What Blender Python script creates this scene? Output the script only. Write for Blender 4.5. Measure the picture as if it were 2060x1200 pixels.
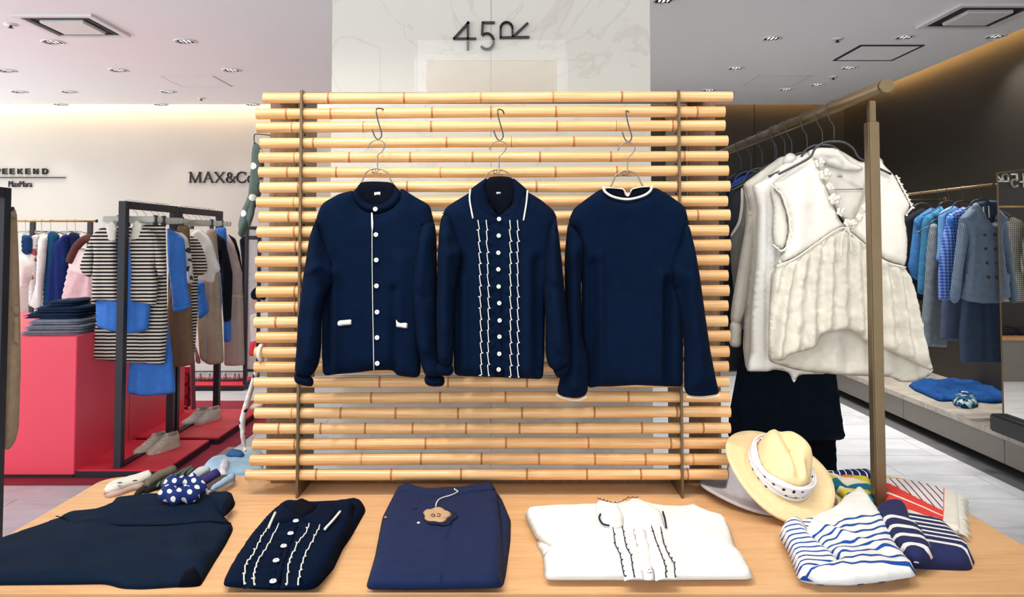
import bpy, bmesh, math, random
import numpy as np
from mathutils import Vector, Matrix, noise
from mathutils.geometry import delaunay_2d_cdt
for o in list(bpy.data.objects): bpy.data.objects.remove(o)
SC = bpy.context.scene; COL = SC.collection
random.seed(7)

# ------------------------------------------------------------------ camera
W, H, FPX, PITCH = 2060, 1200, 1530.0, math.radians(2.3)
VPX, HORY, EYE = 1020.0, 485.0, 1.5
PPY = HORY - FPX * math.tan(PITCH)
cam = bpy.data.cameras.new('camera'); camo = bpy.data.objects.new('camera', cam); COL.objects.link(camo)
camo.location = (0, 0, EYE); camo.rotation_euler = (math.pi / 2 + PITCH, 0, 0)
cam.sensor_fit = 'HORIZONTAL'; cam.sensor_width = 36; cam.lens = 36 * FPX / W
cam.shift_x = (W / 2 - VPX) / W; cam.shift_y = (PPY - H / 2) / W
cam.clip_start = 0.05; cam.clip_end = 60
SC.camera = camo
# ------------------------------------------------------------------ light and exposure
SC.view_settings.view_transform = 'Standard'; SC.view_settings.look = 'None'
SC.view_settings.exposure = 0.05; SC.view_settings.gamma = 1.0; SC.view_settings.use_curve_mapping = False
wd = bpy.data.worlds.new('store_ambient'); SC.world = wd; wd.use_nodes = True
wd.node_tree.nodes['Background'].inputs[0].default_value = (0.95, 0.97, 1.0, 1)
wd.node_tree.nodes['Background'].inputs[1].default_value = 2.3
CEIL = 3.08; BACK = 8.9; RIGHT = 3.98
SPOTS = []
def spot(x, y, tx, ty, tz, watts, deg=60, blend=.6, col=(1, .93, .84), rad=.045, z=CEIL - .03):
    l = bpy.data.lights.new('downlight_or_fill_lamp', 'SPOT'); l.energy = watts; l.spot_size = math.radians(deg); l.spot_blend = blend
    l.color = col; l.shadow_soft_size = rad
    o = bpy.data.objects.new('downlight_or_fill_lamp', l); COL.objects.link(o); o.location = (x, y, z)
    o.rotation_euler = (Vector((tx, ty, tz)) - Vector((x, y, z))).to_track_quat('-Z', 'Y').to_euler()
NEUT = (1, .965, .92)
# display lights over the bamboo stand and the table
for x in (-1.15, -.55, -.1, .35, .85):
    spot(x - .25, 1.35, x * .8, 2.33, 1.2, {-1.15: 62, -.55: 52, -.1: 40, .35: 28, .85: 16}[x], 70, .6, NEUT)
for x in (-1.2, 0, 1.1):
    spot(x, .75, x, 1.95, .73, 20, 80, .8, (1, .94, .86))
spot(1.75, 1.3, 1.2, 2.5, 1.3, 46, 60, .7, (1, .96, .88)); spot(1.0, 1.6, 1.15, 2.6, 1.3, 14, 60, .7, NEUT)
# ------------------------------------------------------------------ tools
def lin(c):
    c = c / 255.0
    return c / 12.92 if c <= .04045 else ((c + .055) / 1.055) ** 2.4
def S(r, g, b): return (lin(r), lin(g), lin(b), 1)
_cp, _sp = math.cos(PITCH), math.sin(PITCH)
def ray(x, y):
    u, v = (x - VPX) / FPX, -(y - PPY) / FPX
    return Vector((u, _cp - v * _sp, _sp + v * _cp))
CAM = Vector((0, 0, EYE))
def at(x, y, Y):
    d = ray(x, y); return CAM + d * (Y / d.y)
def atz(x, y, z):
    d = ray(x, y); return CAM + d * ((z - EYE) / d.z)
class Fr:
    def __init__(s, o, ex=(1, 0, 0), ey=(0, 0, 1)):
        s.o = Vector(o); s.ex = Vector(ex).normalized(); s.ey = Vector(ey).normalized(); s.en = s.ex.cross(s.ey)
    def px(s, pts):
        out = []
        for x, y in pts:
            d = ray(x, y); k = (s.o - CAM).dot(s.en) / d.dot(s.en); p = CAM + d * k - s.o
            out.append((p.dot(s.ex), p.dot(s.ey)))
        return out
    def w(s, a, b, h=0): return s.o + s.ex * a + s.ey * b + s.en * h
    def off(s, h): return Fr(s.o + s.en * h, s.ex, s.ey)
def VF(Y, yaw=0, X=0): return Fr((X, Y, 0), (math.cos(yaw), math.sin(yaw), 0), (0, 0, 1))
def HF(z): return Fr((0, 0, z), (1, 0, 0), (0, 1, 0))
def C(ox, oy, s): return lambda pts: [(ox + x / s, oy + y / s) for x, y in pts]
ID = lambda pts: pts

class MB:
    def __init__(s): s.v = []; s.f = []; s.m = []; s.uv = None; s.sm = []
    def add(s, vs, fs, m=0, smooth=False):
        k = len(s.v); s.v += [tuple(v) for v in vs]
        for f in fs: s.f.append(tuple(i + k for i in f)); s.m.append(m); s.sm.append(smooth)
        return s
    def box(s, x0, y0, z0, x1, y1, z1, m=0, bev=0):
        if bev:
            b = min(bev, (x1 - x0) / 2.01, (y1 - y0) / 2.01, (z1 - z0) / 2.01)
            bm = bmesh.new(); bmesh.ops.create_cube(bm, size=1)
            for v in bm.verts: v.co = ((x0 + x1) / 2 + v.co.x * (x1 - x0), (y0 + y1) / 2 + v.co.y * (y1 - y0), (z0 + z1) / 2 + v.co.z * (z1 - z0))
            bmesh.ops.bevel(bm, geom=bm.edges[:], offset=b, segments=2, affect='EDGES')
            bm.verts.index_update(); r = s.add([v.co[:] for v in bm.verts], [[v.index for v in f.verts] for f in bm.faces], m); bm.free(); return r
        v = [(x, y, z) for z in (z0, z1) for x, y in ((x0, y0), (x1, y0), (x1, y1), (x0, y1))]
        return s.add(v, [(3, 2, 1, 0), (4, 5, 6, 7), (0, 1, 5, 4), (1, 2, 6, 5), (2, 3, 7, 6), (3, 0, 4, 7)], m)
    def tube(s, path, r, n=8, m=0, cap=True, closed=False):
        P = [Vector(p) for p in path]; N = len(P); R = r if hasattr(r, '__len__') else [r] * N
        vs = []; up = None
        for i, p in enumerate(P):
            if closed: t = P[(i + 1) % N] - P[i - 1]
            else: t = P[min(i + 1, N - 1)] - P[max(i - 1, 0)]
            if t.length < 1e-9: t = Vector((0, 0, 1))
            t.normalize()
            if up is None:
                up = Vector((0, 0, 1)) if abs(t.z) < .9 else Vector((0, 1, 0))
            a = up - t * up.dot(t)
            if a.length < 1e-6: a = Vector((1, 0, 0)) - t * t.x
            a.normalize(); up = a; b = t.cross(a)
            for k in range(n):
                q = 2 * math.pi * k / n; vs.append(p + a * (R[i] * math.cos(q)) + b * (R[i] * math.sin(q)))
        fs = []
        for i in range(N if closed else N - 1):
            j = (i + 1) % N
            for k in range(n): fs.append((i * n + k, i * n + (k + 1) % n, j * n + (k + 1) % n, j * n + k))
        s.add(vs, fs, m, True)
        if cap and not closed:
            k0 = len(s.v) - len(vs)
            s.f += [tuple(range(k0 + n - 1, k0 - 1, -1)), tuple(range(k0 + (N - 1) * n, k0 + N * n))]; s.m += [m, m]; s.sm += [False, False]
        return s
    def lathe(s, prof, c=(0, 0, 0), n=24, m=0, sx=1, sy=1):
        vs = []; c = Vector(c)
        for r, z in prof:
            for k in range(n):
                q = 2 * math.pi * k / n; vs.append((c.x + r * sx * math.cos(q), c.y + r * sy * math.sin(q), c.z + z))
        fs = [(i * n + k, i * n + (k + 1) % n, (i + 1) * n + (k + 1) % n, (i + 1) * n + k) for i in range(len(prof) - 1) for k in range(n)]
        return s.add(vs, fs, m, True)
    def ball(s, c, rx, ry=None, rz=None, n=12, m=0):
        ry = ry or rx; rz = rz or rx; c = Vector(c); vs = []; k = n // 2
        for i in range(k + 1):
            a = math.pi * i / k
            for j in range(n):
                q = 2 * math.pi * j / n; vs.append((c.x + rx * math.sin(a) * math.cos(q), c.y + ry * math.sin(a) * math.sin(q), c.z - rz * math.cos(a)))
        return s.add(vs, [(i * n + j, i * n + (j + 1) % n, (i + 1) * n + (j + 1) % n, (i + 1) * n + j) for i in range(k) for j in range(n)], m, True)
    def xform(s, M):
        s.v = [tuple(M @ Vector(v)) for v in s.v]; return s

OFF = {}
def build(name, mb, mat, parent=None, base=None):
    """one mesh object; vertices are world coordinates, stored relative to the thing's base"""
    if parent is not None: off = OFF[parent.name]
    else: off = Vector(base) if base is not None else Vector((0, 0, 0))
    me = bpy.data.meshes.new(name)
    me.from_pydata([(v[0] - off.x, v[1] - off.y, v[2] - off.z) for v in mb.v], [], mb.f)
    mats = mat if isinstance(mat, (list, tuple)) else [mat]
    for m in mats: me.materials.append(m)
    me.polygons.foreach_set('material_index', mb.m); me.polygons.foreach_set('use_smooth', mb.sm)
    if mb.uv is not None:
        ul = me.uv_layers.new(name='UVMap'); li = np.zeros(len(me.loops), dtype=np.int32); me.loops.foreach_get('vertex_index', li)
        ul.data.foreach_set('uv', np.asarray(mb.uv, dtype=np.float32)[li].ravel())
    me.update()
    o = bpy.data.objects.new(name, me); COL.objects.link(o)
    if parent is not None: o.parent = parent
    else: o.location = off
    OFF[o.name] = off
    return o
def tag(o, label, cat=None, group=None, kind=None):
    if label: o['label'] = label
    if cat: o['category'] = cat
    if group: o['group'] = group
    if kind: o['kind'] = kind
    return o
def thing(name, label, cat, base, group=None):
    o = bpy.data.objects.new(name, None); COL.objects.link(o); o.location = base; o.empty_display_size = .05
    OFF[o.name] = Vector(base); return tag(o, label, cat, group)
def struct(name, mb, mat, label=None, cat=None, base=(0, 0, 0)):
    o = build(name, mb, mat, None, base); o['kind'] = 'structure'
    if label: o['label'] = label
    if cat: o['category'] = cat
    return o
def clone(src, parent, delta=None):
    c = src.copy(); COL.objects.link(c); c.parent = parent
    if delta is not None: c.location = src.location + Vector(delta)
    OFF[c.name] = OFF.get(parent.name, Vector((0, 0, 0))) if parent else c.location
    return c

def resample(P, s, rounds=2):
    P = np.asarray(P, float); out = []
    for i in range(len(P)):
        a, b = P[i], P[(i + 1) % len(P)]; L = np.hypot(*(b - a)); k = max(1, int(round(L / s)))
        for j in range(k): out.append(a + (b - a) * j / k)
    out = np.array(out)
    for _ in range(rounds): out = .25 * np.roll(out, 1, 0) + .5 * out + .25 * np.roll(out, -1, 0)
    return out
def segdist(Q, A, B):
    d = np.full(len(Q), 1e9)
    for a, b in zip(A, B):
        ab = b - a; l2 = ab @ ab
        t = np.clip(((Q - a) @ ab) / l2, 0, 1) if l2 > 1e-12 else np.zeros(len(Q))
        e = Q - (a + t[:, None] * ab); d = np.minimum(d, np.einsum('ij,ij->i', e, e))
    return np.sqrt(d)
def inside(Q, P):
    c = np.zeros(len(Q), bool); x, y = Q[:, 0], Q[:, 1]
    for i in range(len(P)):
        x1, y1 = P[i]; x2, y2 = P[i - 1]
        if y1 == y2: continue
        k = ((y1 > y) != (y2 > y)) & (x < (x2 - x1) * (y - y1) / (y2 - y1) + x1); c ^= k
    return c
def puff_mb(pl, F, t, s, r=None, cr=(), wave=None, back=.4, uv=None, wr=0, wrs=9., rounds=2, seed=0, flat_back=False):
    """a soft piece of cloth: outline in plane coordinates (m), swelling to thickness t, with creases"""
    P = resample(pl, s, rounds); n = len(P); r = r or t * 2
    lo, hi = P.min(0), P.max(0); h = s * .866
    G = np.array([(lo[0] + (i + .5 * (j % 2)) * s, lo[1] + j * h) for j in range(1, int((hi[1] - lo[1]) / h) + 1) for i in range(int((hi[0] - lo[0]) / s) + 1)]).reshape(-1, 2)
    if len(G): G = G[inside(G, P)]
    if len(G): G = G[segdist(G, P, np.roll(P, -1, 0)) > s * .55]
    Q = np.vstack([P, G]) if len(G) else P
    res = delaunay_2d_cdt([Vector(q) for q in Q], [(i, (i + 1) % n) for i in range(n)], [], 1, 1e-7)
    V = np.array([tuple(v) for v in res[0]]); T = [tuple(f) for f in res[2]]
    d = segdist(V, P, np.roll(P, -1, 0)); isb = d < s * .02
    e = np.clip(d / r, 0, 1); hh = t * np.sqrt(1 - (1 - e) ** 2); base = hh.copy()
    ed = np.clip(d / (1.5 * s), 0, 1)
    for c in cr:
        L = np.asarray(c[0], float); q = segdist(V, L[:-1], L[1:]); hh += c[1] * np.exp(-(q / c[2]) ** 2) * ed
    if wave is not None: hh += np.array([wave(a, b) for a, b in V]) * ed
    if wr:
        hh += np.array([noise.noise((a * wrs + seed, b * wrs * .6, seed * 1.7)) + .5 * noise.noise((a * wrs * 2.3, b * wrs * 2.3, seed + 4.)) for a, b in V]) * wr * ed
    mb = MB(); m = len(V); bi = {}
    vs = [F.w(V[i, 0], V[i, 1], hh[i]) for i in range(m)]; uvs = [(uv(a, b) if uv else (a, b)) for a, b in V]
    for i in range(m):
        if isb[i]: bi[i] = i
        else:
            bi[i] = len(vs); vs.append(F.w(V[i, 0], V[i, 1], (0 if flat_back else -back * base[i]))); uvs.append(uvs[i])
    fs = []
    for f in T:
        a, b, c = (V[k] for k in f)
        if (b[0] - a[0]) * (c[1] - a[1]) - (b[1] - a[1]) * (c[0] - a[0]) < 0: f = f[::-1]
        fs.append(f); g = tuple(bi[k] for k in f[::-1])
        if set(g) != set(f): fs.append(g)
    mb.add(vs, fs, 0, True); mb.uv = uvs
    return mb
def puff(name, pts, F, t, mat, parent=None, cv=None, s=.012, cr=(), base=None, **k):
    """pts in picture pixels through cv (crop), or plane metres when cv is None"""
    if cv is not None:
        pl = F.px(cv(pts)); crs = [(F.px(cv(c[0])), c[1], c[2]) for c in cr]
    else: pl = pts; crs = cr
    return build(name, puff_mb(pl, F, t, s, cr=crs, **k), mat, parent, base)
def smooth_path(P, k=6, closed=False):
    P = [Vector(p) for p in P]; out = []; N = len(P)
    for i in range(N if closed else N - 1):
        p1, p2 = P[i], P[(i + 1) % N]
        p0 = P[i - 1] if (closed or i > 0) else p1 * 2 - p2
        p3 = P[(i + 2) % N] if (closed or i + 2 < N) else p2 * 2 - p1
        for j in range(k):
            t = j / k; out.append(.5 * ((2 * p1) + (p2 - p0) * t + (2 * p0 - 5 * p1 + 4 * p2 - p3) * t * t + (3 * p1 - p0 - 3 * p2 + p3) * t ** 3))
    if not closed: out.append(P[-1])
    return out
def wire(name, pts, F, r, mat, parent, cv, h=0, n=6, k=5, base=None):
    p = [F.w(a, b, h) for a, b in F.px(cv(pts))]
    return build(name, MB().tube(smooth_path(p, k), r, n), mat, parent, base)
def disc(F, c, r, h, th, n=16, m=0):
    """button-like disc on a plane"""
    mb = MB(); a0, b0 = c
    prof = [(0, h + th), (r * .55, h + th * .75), (r * .8, h + th), (r, h + th * .5), (r, h)]
    vs = [F.w(a0, b0, h + th * .7)]
    for rr, hh in prof[1:]:
        for k in range(n):
            q = 2 * math.pi * k / n; vs.append(F.w(a0 + rr * math.cos(q), b0 + rr * math.sin(q), hh))
    fs = [(0, 1 + k, 1 + (k + 1) % n) for k in range(n)]
    for i in range(len(prof) - 2):
        for k in range(n): fs.append((1 + i * n + k, 1 + (i + 1) * n + k, 1 + (i + 1) * n + (k + 1) % n, 1 + i * n + (k + 1) % n))
    return mb.add(vs, fs, m, True)
# ------------------------------------------------------------------ materials
class NT:
    def __init__(s, name):
        s.mat = bpy.data.materials.new(name); s.mat.use_nodes = True; s.t = s.mat.node_tree; s.b = s.t.nodes['Principled BSDF']
    def n(s, typ, **k):
        q = s.t.nodes.new(typ)
        for a, v in k.items():
            if a in q.inputs: q.inputs[a].default_value = v
            else: setattr(q, a, v)
        return q
    def l(s, a, b): s.t.links.new(a, b)
    def set(s, **k):
        for a, v in k.items(): s.b.inputs[a.replace('_', ' ')].default_value = v
        return s
    def co(s, what='Object', scale=(1, 1, 1), rot=(0, 0, 0)):
        c = s.n('ShaderNodeTexCoord'); m = s.n('ShaderNodeMapping'); m.inputs['Scale'].default_value = scale; m.inputs['Rotation'].default_value = rot
        s.l(c.outputs[what], m.inputs[0]); return m.outputs[0]
    def noise(s, v, scale=5, detail=3, rough=.5, dist=0):
        q = s.n('ShaderNodeTexNoise'); q.inputs['Scale'].default_value = scale; q.inputs['Detail'].default_value = detail; q.inputs['Roughness'].default_value = rough; q.inputs['Distortion'].default_value = dist
        s.l(v, q.inputs['Vector']); return q.outputs['Fac']
    def ramp(s, fac, stops):
        q = s.n('ShaderNodeValToRGB'); e = q.color_ramp.elements
        e[0].position, e[0].color = stops[0]; e[1].position, e[1].color = stops[-1]
        for p, c in stops[1:-1]: x = e.new(p); x.color = c
        s.l(fac, q.inputs[0]); return q.outputs[0]
    def mix(s, fac, a, b, mode='MIX'):
        q = s.n('ShaderNodeMix', data_type='RGBA', blend_type=mode)
        for val, sock in ((fac, q.inputs[0]), (a, q.inputs[6]), (b, q.inputs[7])):
            if hasattr(val, 'links'): s.l(val, sock)
            else: sock.default_value = val
        return q.outputs[2]
    def math(s, op, a, b=0.):
        q = s.n('ShaderNodeMath', operation=op)
        for val, sock in ((a, q.inputs[0]), (b, q.inputs[1])):
            if hasattr(val, 'links'): s.l(val, sock)
            else: sock.default_value = val
        return q.outputs[0]
    def bump(s, h, strength=.2, dist=.01):
        q = s.n('ShaderNodeBump'); q.inputs['Strength'].default_value = strength; q.inputs['Distance'].default_value = dist; s.l(h, q.inputs['Height']); s.l(q.outputs[0], s.b.inputs['Normal'])
    def color(s, c): s.l(c, s.b.inputs['Base Color']) if hasattr(c, 'links') else s.set(Base_Color=c)
def dim(c, k): return (c[0] * k, c[1] * k, c[2] * k, 1)
def finish_cloth(m, col, rough=.88, weave=.25, var=.16, sheen=.03, spec=.2):
    v = m.co('Object'); f = m.noise(v, 26, 3)
    shade = m.ramp(f, [(.3, (1 - var,) * 3 + (1,)), (.7, (1, 1, 1, 1))])
    m.color(m.mix(1., col, shade, 'MULTIPLY'))
    m.set(Roughness=rough, Sheen_Weight=sheen, Sheen_Roughness=.4, Specular_IOR_Level=spec)
    h = m.math('ADD', m.noise(v, 650, 2), m.math('MULTIPLY', m.noise(v, 40, 3), 2.0))
    m.bump(h, weave, .003); return m.mat
CM = {}
def cloth(name, rgb, **k):
    if name not in CM:
        m = NT(name); CM[name] = finish_cloth(m, S(*rgb), **k)
    return CM[name]
def uvxy(m):
    c = m.n('ShaderNodeTexCoord'); x = m.n('ShaderNodeSeparateXYZ'); m.l(c.outputs['UV'], x.inputs[0]); return x.outputs[0], x.outputs[1]
def stripes(name, a, b, period, duty=.5, axis=1, **k):
    m = NT(name); uv = uvxy(m); f = m.math('FRACT', m.math('DIVIDE', uv[axis], period))
    return finish_cloth(m, m.mix(m.math('LESS_THAN', f, duty), S(*a), S(*b)), **k)
def gingham(name, a, b, period, **k):
    m = NT(name); u, v = uvxy(m)
    fu = m.math('LESS_THAN', m.math('FRACT', m.math('DIVIDE', u, period)), .5); fv = m.math('LESS_THAN', m.math('FRACT', m.math('DIVIDE', v, period)), .5)
    f = m.math('MULTIPLY', m.math('ADD', fu, fv), .5)
    return finish_cloth(m, m.mix(f, S(*a), S(*b)), **k)
def dots(name, a, b, period, rad, **k):
    m = NT(name); u, v = uvxy(m); row = m.math('FLOOR', m.math('DIVIDE', v, period * .87))
    su = m.math('ADD', m.math('DIVIDE', u, period), m.math('MULTIPLY', row, .5))
    x = m.math('SUBTRACT', m.math('FRACT', su), .5); y = m.math('MULTIPLY', m.math('SUBTRACT', m.math('FRACT', m.math('DIVIDE', v, period * .87)), .5), .87)
    d = m.math('SQRT', m.math('ADD', m.math('MULTIPLY', x, x), m.math('MULTIPLY', y, y)))
    return finish_cloth(m, m.mix(m.math('LESS_THAN', d, rad / period), S(*a), S(*b)), **k)
def blotch(name, cols, scale=14, **k):
    m = NT(name); v = m.co('Object'); q = m.n('ShaderNodeTexVoronoi'); q.inputs['Scale'].default_value = scale; m.l(v, q.inputs['Vector'])
    sp = m.n('ShaderNodeSeparateColor'); m.l(q.outputs['Color'], sp.inputs[0])
    st = [(i / len(cols), S(*c)) for i, c in enumerate(cols)]; r = m.ramp(sp.outputs[0], st)
    r.node.color_ramp.interpolation = 'CONSTANT'
    return finish_cloth(m, r, **k)
def plain(name, rgb, rough=.5, metal=0., spec=.5, var=.06, scale=8):
    m = NT(name); f = m.noise(m.co('Object'), scale, 3)
    m.color(m.mix(1., S(*rgb), m.ramp(f, [(.3, (1 - var,) * 3 + (1,)), (.7, (1, 1, 1, 1))]), 'MULTIPLY')); m.set(Roughness=rough, Metallic=metal, Specular_IOR_Level=spec); return m.mat
def glow(name, rgb, power):
    m = NT(name); m.set(Base_Color=S(*rgb), Emission_Color=S(*rgb), Emission_Strength=power); return m.mat

NAVY = cloth('navy_knit', (3, 20, 44), var=.25, sheen=0, rough=.95, spec=.08)
NAVY2 = cloth('navy_knit_rib', (3, 17, 40), var=.2, sheen=0, rough=.95, spec=.08)
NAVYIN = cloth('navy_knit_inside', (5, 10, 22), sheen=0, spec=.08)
NAVYTANK = cloth('navy_sweat', (10, 28, 48), var=.2, sheen=0, spec=.1)
NAVYTROU = cloth('navy_twill', (26, 38, 74), var=.12, sheen=.02, spec=.15)
NAVYSKIRT = cloth('midnight_linen', (12, 22, 36), var=.3, sheen=0, spec=.1)
BLACKSKIRT = cloth('midnight_wool', (5, 9, 18), sheen=0, spec=.1)
IVORY = cloth('ivory_trim', (240, 236, 222), weave=.4)
WHITE = cloth('white_cotton', (240, 238, 232), var=.05)
CREAM = cloth('cream_silk', (246, 242, 230), var=.06, weave=.35)
CREAM2 = cloth('cream_silk_gathered', (244, 238, 222), var=.1, weave=.9)
OFFW = cloth('off_white_linen', (226, 222, 210), var=.08)
PEARL = plain('pearl_button', (246, 244, 238), .3)
NAVYTRIM = cloth('navy_piping', (22, 28, 58))
BROWN = cloth('brown_wool', (136, 108, 82)); KHAKI = cloth('khaki_twill', (172, 148, 120), var=.2)
BEIGE = cloth('beige_twill', (178, 160, 140), var=.12); BEIGE2 = cloth('sand_gabardine', (186, 166, 156), var=.1)
BLUE = cloth('cobalt_satin', (66, 132, 226), rough=.55, sheen=.05, weave=.1); BLACKC = cloth('black_wool', (14, 18, 30))
PINK = cloth('pale_pink_cotton', (232, 208, 212)); TEAL = cloth('teal_denim', (24, 74, 112)); DENIM = cloth('indigo_denim', (28, 62, 108), var=.3); DENIM2 = cloth('washed_denim', (112, 132, 156), var=.3)
ROYAL = cloth('royal_navy', (22, 42, 104)); INK = cloth('ink_navy', (16, 30, 72)); CHAM = cloth('chambray', (50, 104, 158), var=.2); SKYC = cloth('sky_shirting', (104, 150, 206)); LTEAL = cloth('petrol_shirting', (52, 112, 150))
JEANS = cloth('dark_jeans', (28, 52, 82), var=.3); GREYJ = cloth('grey_jeans', (142, 148, 164), var=.25)
SLATE = cloth('slate_cotton', (58, 74, 96), var=.2); GREYTOP = cloth('grey_linen', (130, 130, 126)); DKGREY = cloth('charcoal_cloth', (52, 56, 66))
STRIPE = stripes('black_cream_stripe', (232, 222, 204), (24, 24, 36), .0235, .5, var=.06)
SEER = stripes('grey_blue_seersucker', (126, 142, 160), (84, 104, 128), .006, .45, 0, var=.2)
SEER2 = stripes('denim_hickory', (146, 154, 160), (86, 98, 112), .006, .5, 0, var=.25)
GINGB = gingham('blue_gingham', (132, 162, 214), (28, 70, 168), .022); GINGK = gingham('black_gingham', (226, 224, 210), (44, 46, 48), .022)
BRETON = stripes('white_blue_breton', (28, 76, 160), (240, 238, 232), 1., .70, var=.05)
BRETON2 = stripes('navy_white_breton', (238, 236, 232), (38, 44, 86), 1., .64, var=.08)
DOTNAVY = dots('navy_polka', (28, 48, 110), (238, 236, 228), .034, .0085); DOTW = dots('white_polka', (232, 230, 230), (36, 38, 56), .026, .0042, var=.1)
DOTGRN = dots('green_grey_polka', (88, 102, 98), (226, 230, 224), .06, .011); DOTW2 = dots('ivory_polka', (226, 222, 218), (36, 36, 46), .042, .006)
RED = plain('coral_red_lacquer', (246, 74, 98), .35, var=.02); REDTOP = plain('coral_red_panel', (216, 36, 62), .45, var=.03); REDMAT = plain('dark_red_carpet', (150, 34, 56), .9)
BLK = plain('black_powder_coat', (20, 22, 34), .45); GUN = plain('gunmetal_wire', (88, 88, 92), .35, .9); STEEL = plain('steel_wire', (150, 146, 140), .3, 1.)
BRASS = plain('aged_brass', (132, 114, 86), .38, .8, var=.15); BRONZE = plain('bronze_plate', (116, 96, 68), .45, .6, var=.15)
CHAR = plain('black_metal_letters', (52, 46, 46), .5); BLKP = plain('black_letters', (24, 24, 28), .5)
CEILM = plain('ceiling_paint', (244, 244, 244), .9, var=.01); LAMPW = plain('lamp_trim_white', (232, 230, 228), .4); DARKSLOT = plain('dark_slot', (34, 36, 44), .7); CHROME = plain('chrome', (220, 222, 226), .12, 1., var=0)
CREAMWALL = plain('cream_wall_paint', (214, 208, 197), .85, var=.02, scale=2); DKWALL = plain('dark_olive_wall_panel', (42, 38, 31), .5, var=.12, scale=3)
FASCIA = plain('taupe_metal_fascia', (122, 116, 108), .42, .3, var=.05); PLINTHB = plain('plinth_black', (22, 22, 26), .5)
GREYHANG = plain('grey_hanger', (186, 186, 178), .5); CLIP = plain('charcoal_clip', (62, 60, 64), .5); GOLD = plain('brass_rail', (186, 158, 108), .3, .8); WOODH = plain('wooden_hanger', (178, 120, 74), .5)
STRAW = NT('straw_panama')
_v = STRAW.co('Object'); STRAW.color(STRAW.mix(STRAW.noise(_v, 60, 3), S(232, 200, 148), S(244, 220, 172))); STRAW.set(Roughness=.7); STRAW.bump(STRAW.noise(_v, 420, 2), .25, .002); STRAW = STRAW.mat
GREYFELT = cloth('grey_felt', (198, 194, 198))
def marble(name, base, vein, veinpos, scale, rough=.25, box=None):
    m = NT(name); v = m.co('Object')
    w = m.n('ShaderNodeTexNoise'); w.inputs['Scale'].default_value = scale; w.inputs['Detail'].default_value = 8; w.inputs['Distortion'].default_value = 2.2; m.l(v, w.inputs['Vector'])
    a = m.math('ABSOLUTE', m.math('SUBTRACT', w.outputs['Fac'], .5))
    c = m.ramp(a, [(0, vein), (veinpos, base), (1, base)])
    m.color(m.mix(.5, c, m.mix(m.noise(v, 2.5, 4), base, dim(base, .93)))); m.set(Roughness=rough); return m.mat
MARBLE = marble('veined_white_marble', S(226, 224, 214), S(206, 200, 188), .02, 1.6, .22)
STONETOP = marble('grey_stone_slab', S(176, 168, 156), S(130, 122, 112), .05, 3., .5)
def tilemat():
    m = NT('grey_white_stone_tile'); v = m.co('Object', (1, 3.2, 1)); oi = m.n('ShaderNodeObjectInfo')
    a = m.n('ShaderNodeVectorMath', operation='ADD'); k = m.n('ShaderNodeVectorMath', operation='SCALE'); cmb = m.n('ShaderNodeCombineXYZ')
    m.l(oi.outputs['Random'], cmb.inputs[0]); m.l(oi.outputs['Random'], cmb.inputs[1]); m.l(cmb.outputs[0], k.inputs[0]); k.inputs['Scale'].default_value = 37.
    m.l(v, a.inputs[0]); m.l(k.outputs[0], a.inputs[1])
    c = m.ramp(m.noise(a.outputs[0], 2.2, 6, .6, .8), [(.25, S(186, 190, 196)), (.5, S(208, 210, 214)), (.8, S(222, 222, 224))])
    m.color(c); m.set(Roughness=.38); return m.mat
TILE = tilemat(); GROUT = plain('tile_grout', (150, 150, 152), .9)
def wood(name, a, b, c, axis='x', rough=.45, sc=1.):
    m = NT(name); st = {'x': (1.1, 14, 14), 'y': (14, 1.1, 14), 'z': (14, 14, 1.1)}[axis]
    v = m.co('Object', tuple(q * sc for q in st)); f = m.noise(v, 2.2, 6, .62, 1.2)
    g = m.noise(m.co('Object', tuple(q * 6 * sc for q in st)), 3., 3, .6)
    col = m.ramp(f, [(.25, S(*a)), (.5, S(*b)), (.78, S(*c))])
    m.color(m.mix(.18, col, m.ramp(g, [(.4, S(*a)), (.6, S(*c))]))); m.set(Roughness=rough); m.bump(g, .05, .002); return m.mat
OAK = wood('pale_oak', (206, 152, 100), (224, 174, 122), (232, 188, 138)); OAKE = wood('oak_edge', (176, 124, 76), (196, 142, 90), (206, 154, 102))
DKWOOD = wood('brown_upright', (92, 66, 46), (122, 92, 66), (140, 108, 80), 'z')
TANWOOD = wood('tan_shelf', (178, 126, 82), (196, 144, 96), (204, 154, 106))
def bamboo():
    m = NT('bamboo_cane'); oi = m.n('ShaderNodeObjectInfo'); v = m.co('Object', (2.0, 60, 60))
    f = m.noise(v, 2.5, 4, .6); c = m.ramp(f, [(.3, S(210, 160, 104)), (.55, S(228, 184, 130)), (.8, S(238, 202, 152))])
    t = m.mix(oi.outputs['Random'], (1, 1, 1, 1), S(244, 232, 214)); m.color(m.mix(1., c, t, 'MULTIPLY')); m.set(Roughness=.33, Specular_IOR_Level=.5, Coat_Weight=.15, Coat_Roughness=.2); return m.mat
BAMBOO = bamboo(); NODE = plain('bamboo_node', (170, 108, 60), .6); NODEIN = plain('bamboo_hollow', (150, 84, 56), .8)
MIRROR = NT('mirror_glass').set(Base_Color=(.88, .87, .84, 1), Metallic=1., Roughness=.015).mat
ACRYL = NT('clear_acrylic').set(Base_Color=(.93, .95, .93, 1), Roughness=.03, Alpha=.045, Specular_IOR_Level=.6).mat
GLASST = NT('clear_glass').set(Base_Color=(.9, .95, .94, 1), Roughness=.02, Alpha=.12).mat
ACRYLB = NT('smoked_beige_acrylic').set(Base_Color=S(170, 150, 120), Roughness=.1, Alpha=.2).mat
LENS = glow('lamp_lens', (255, 246, 230), 3.0)
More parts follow.
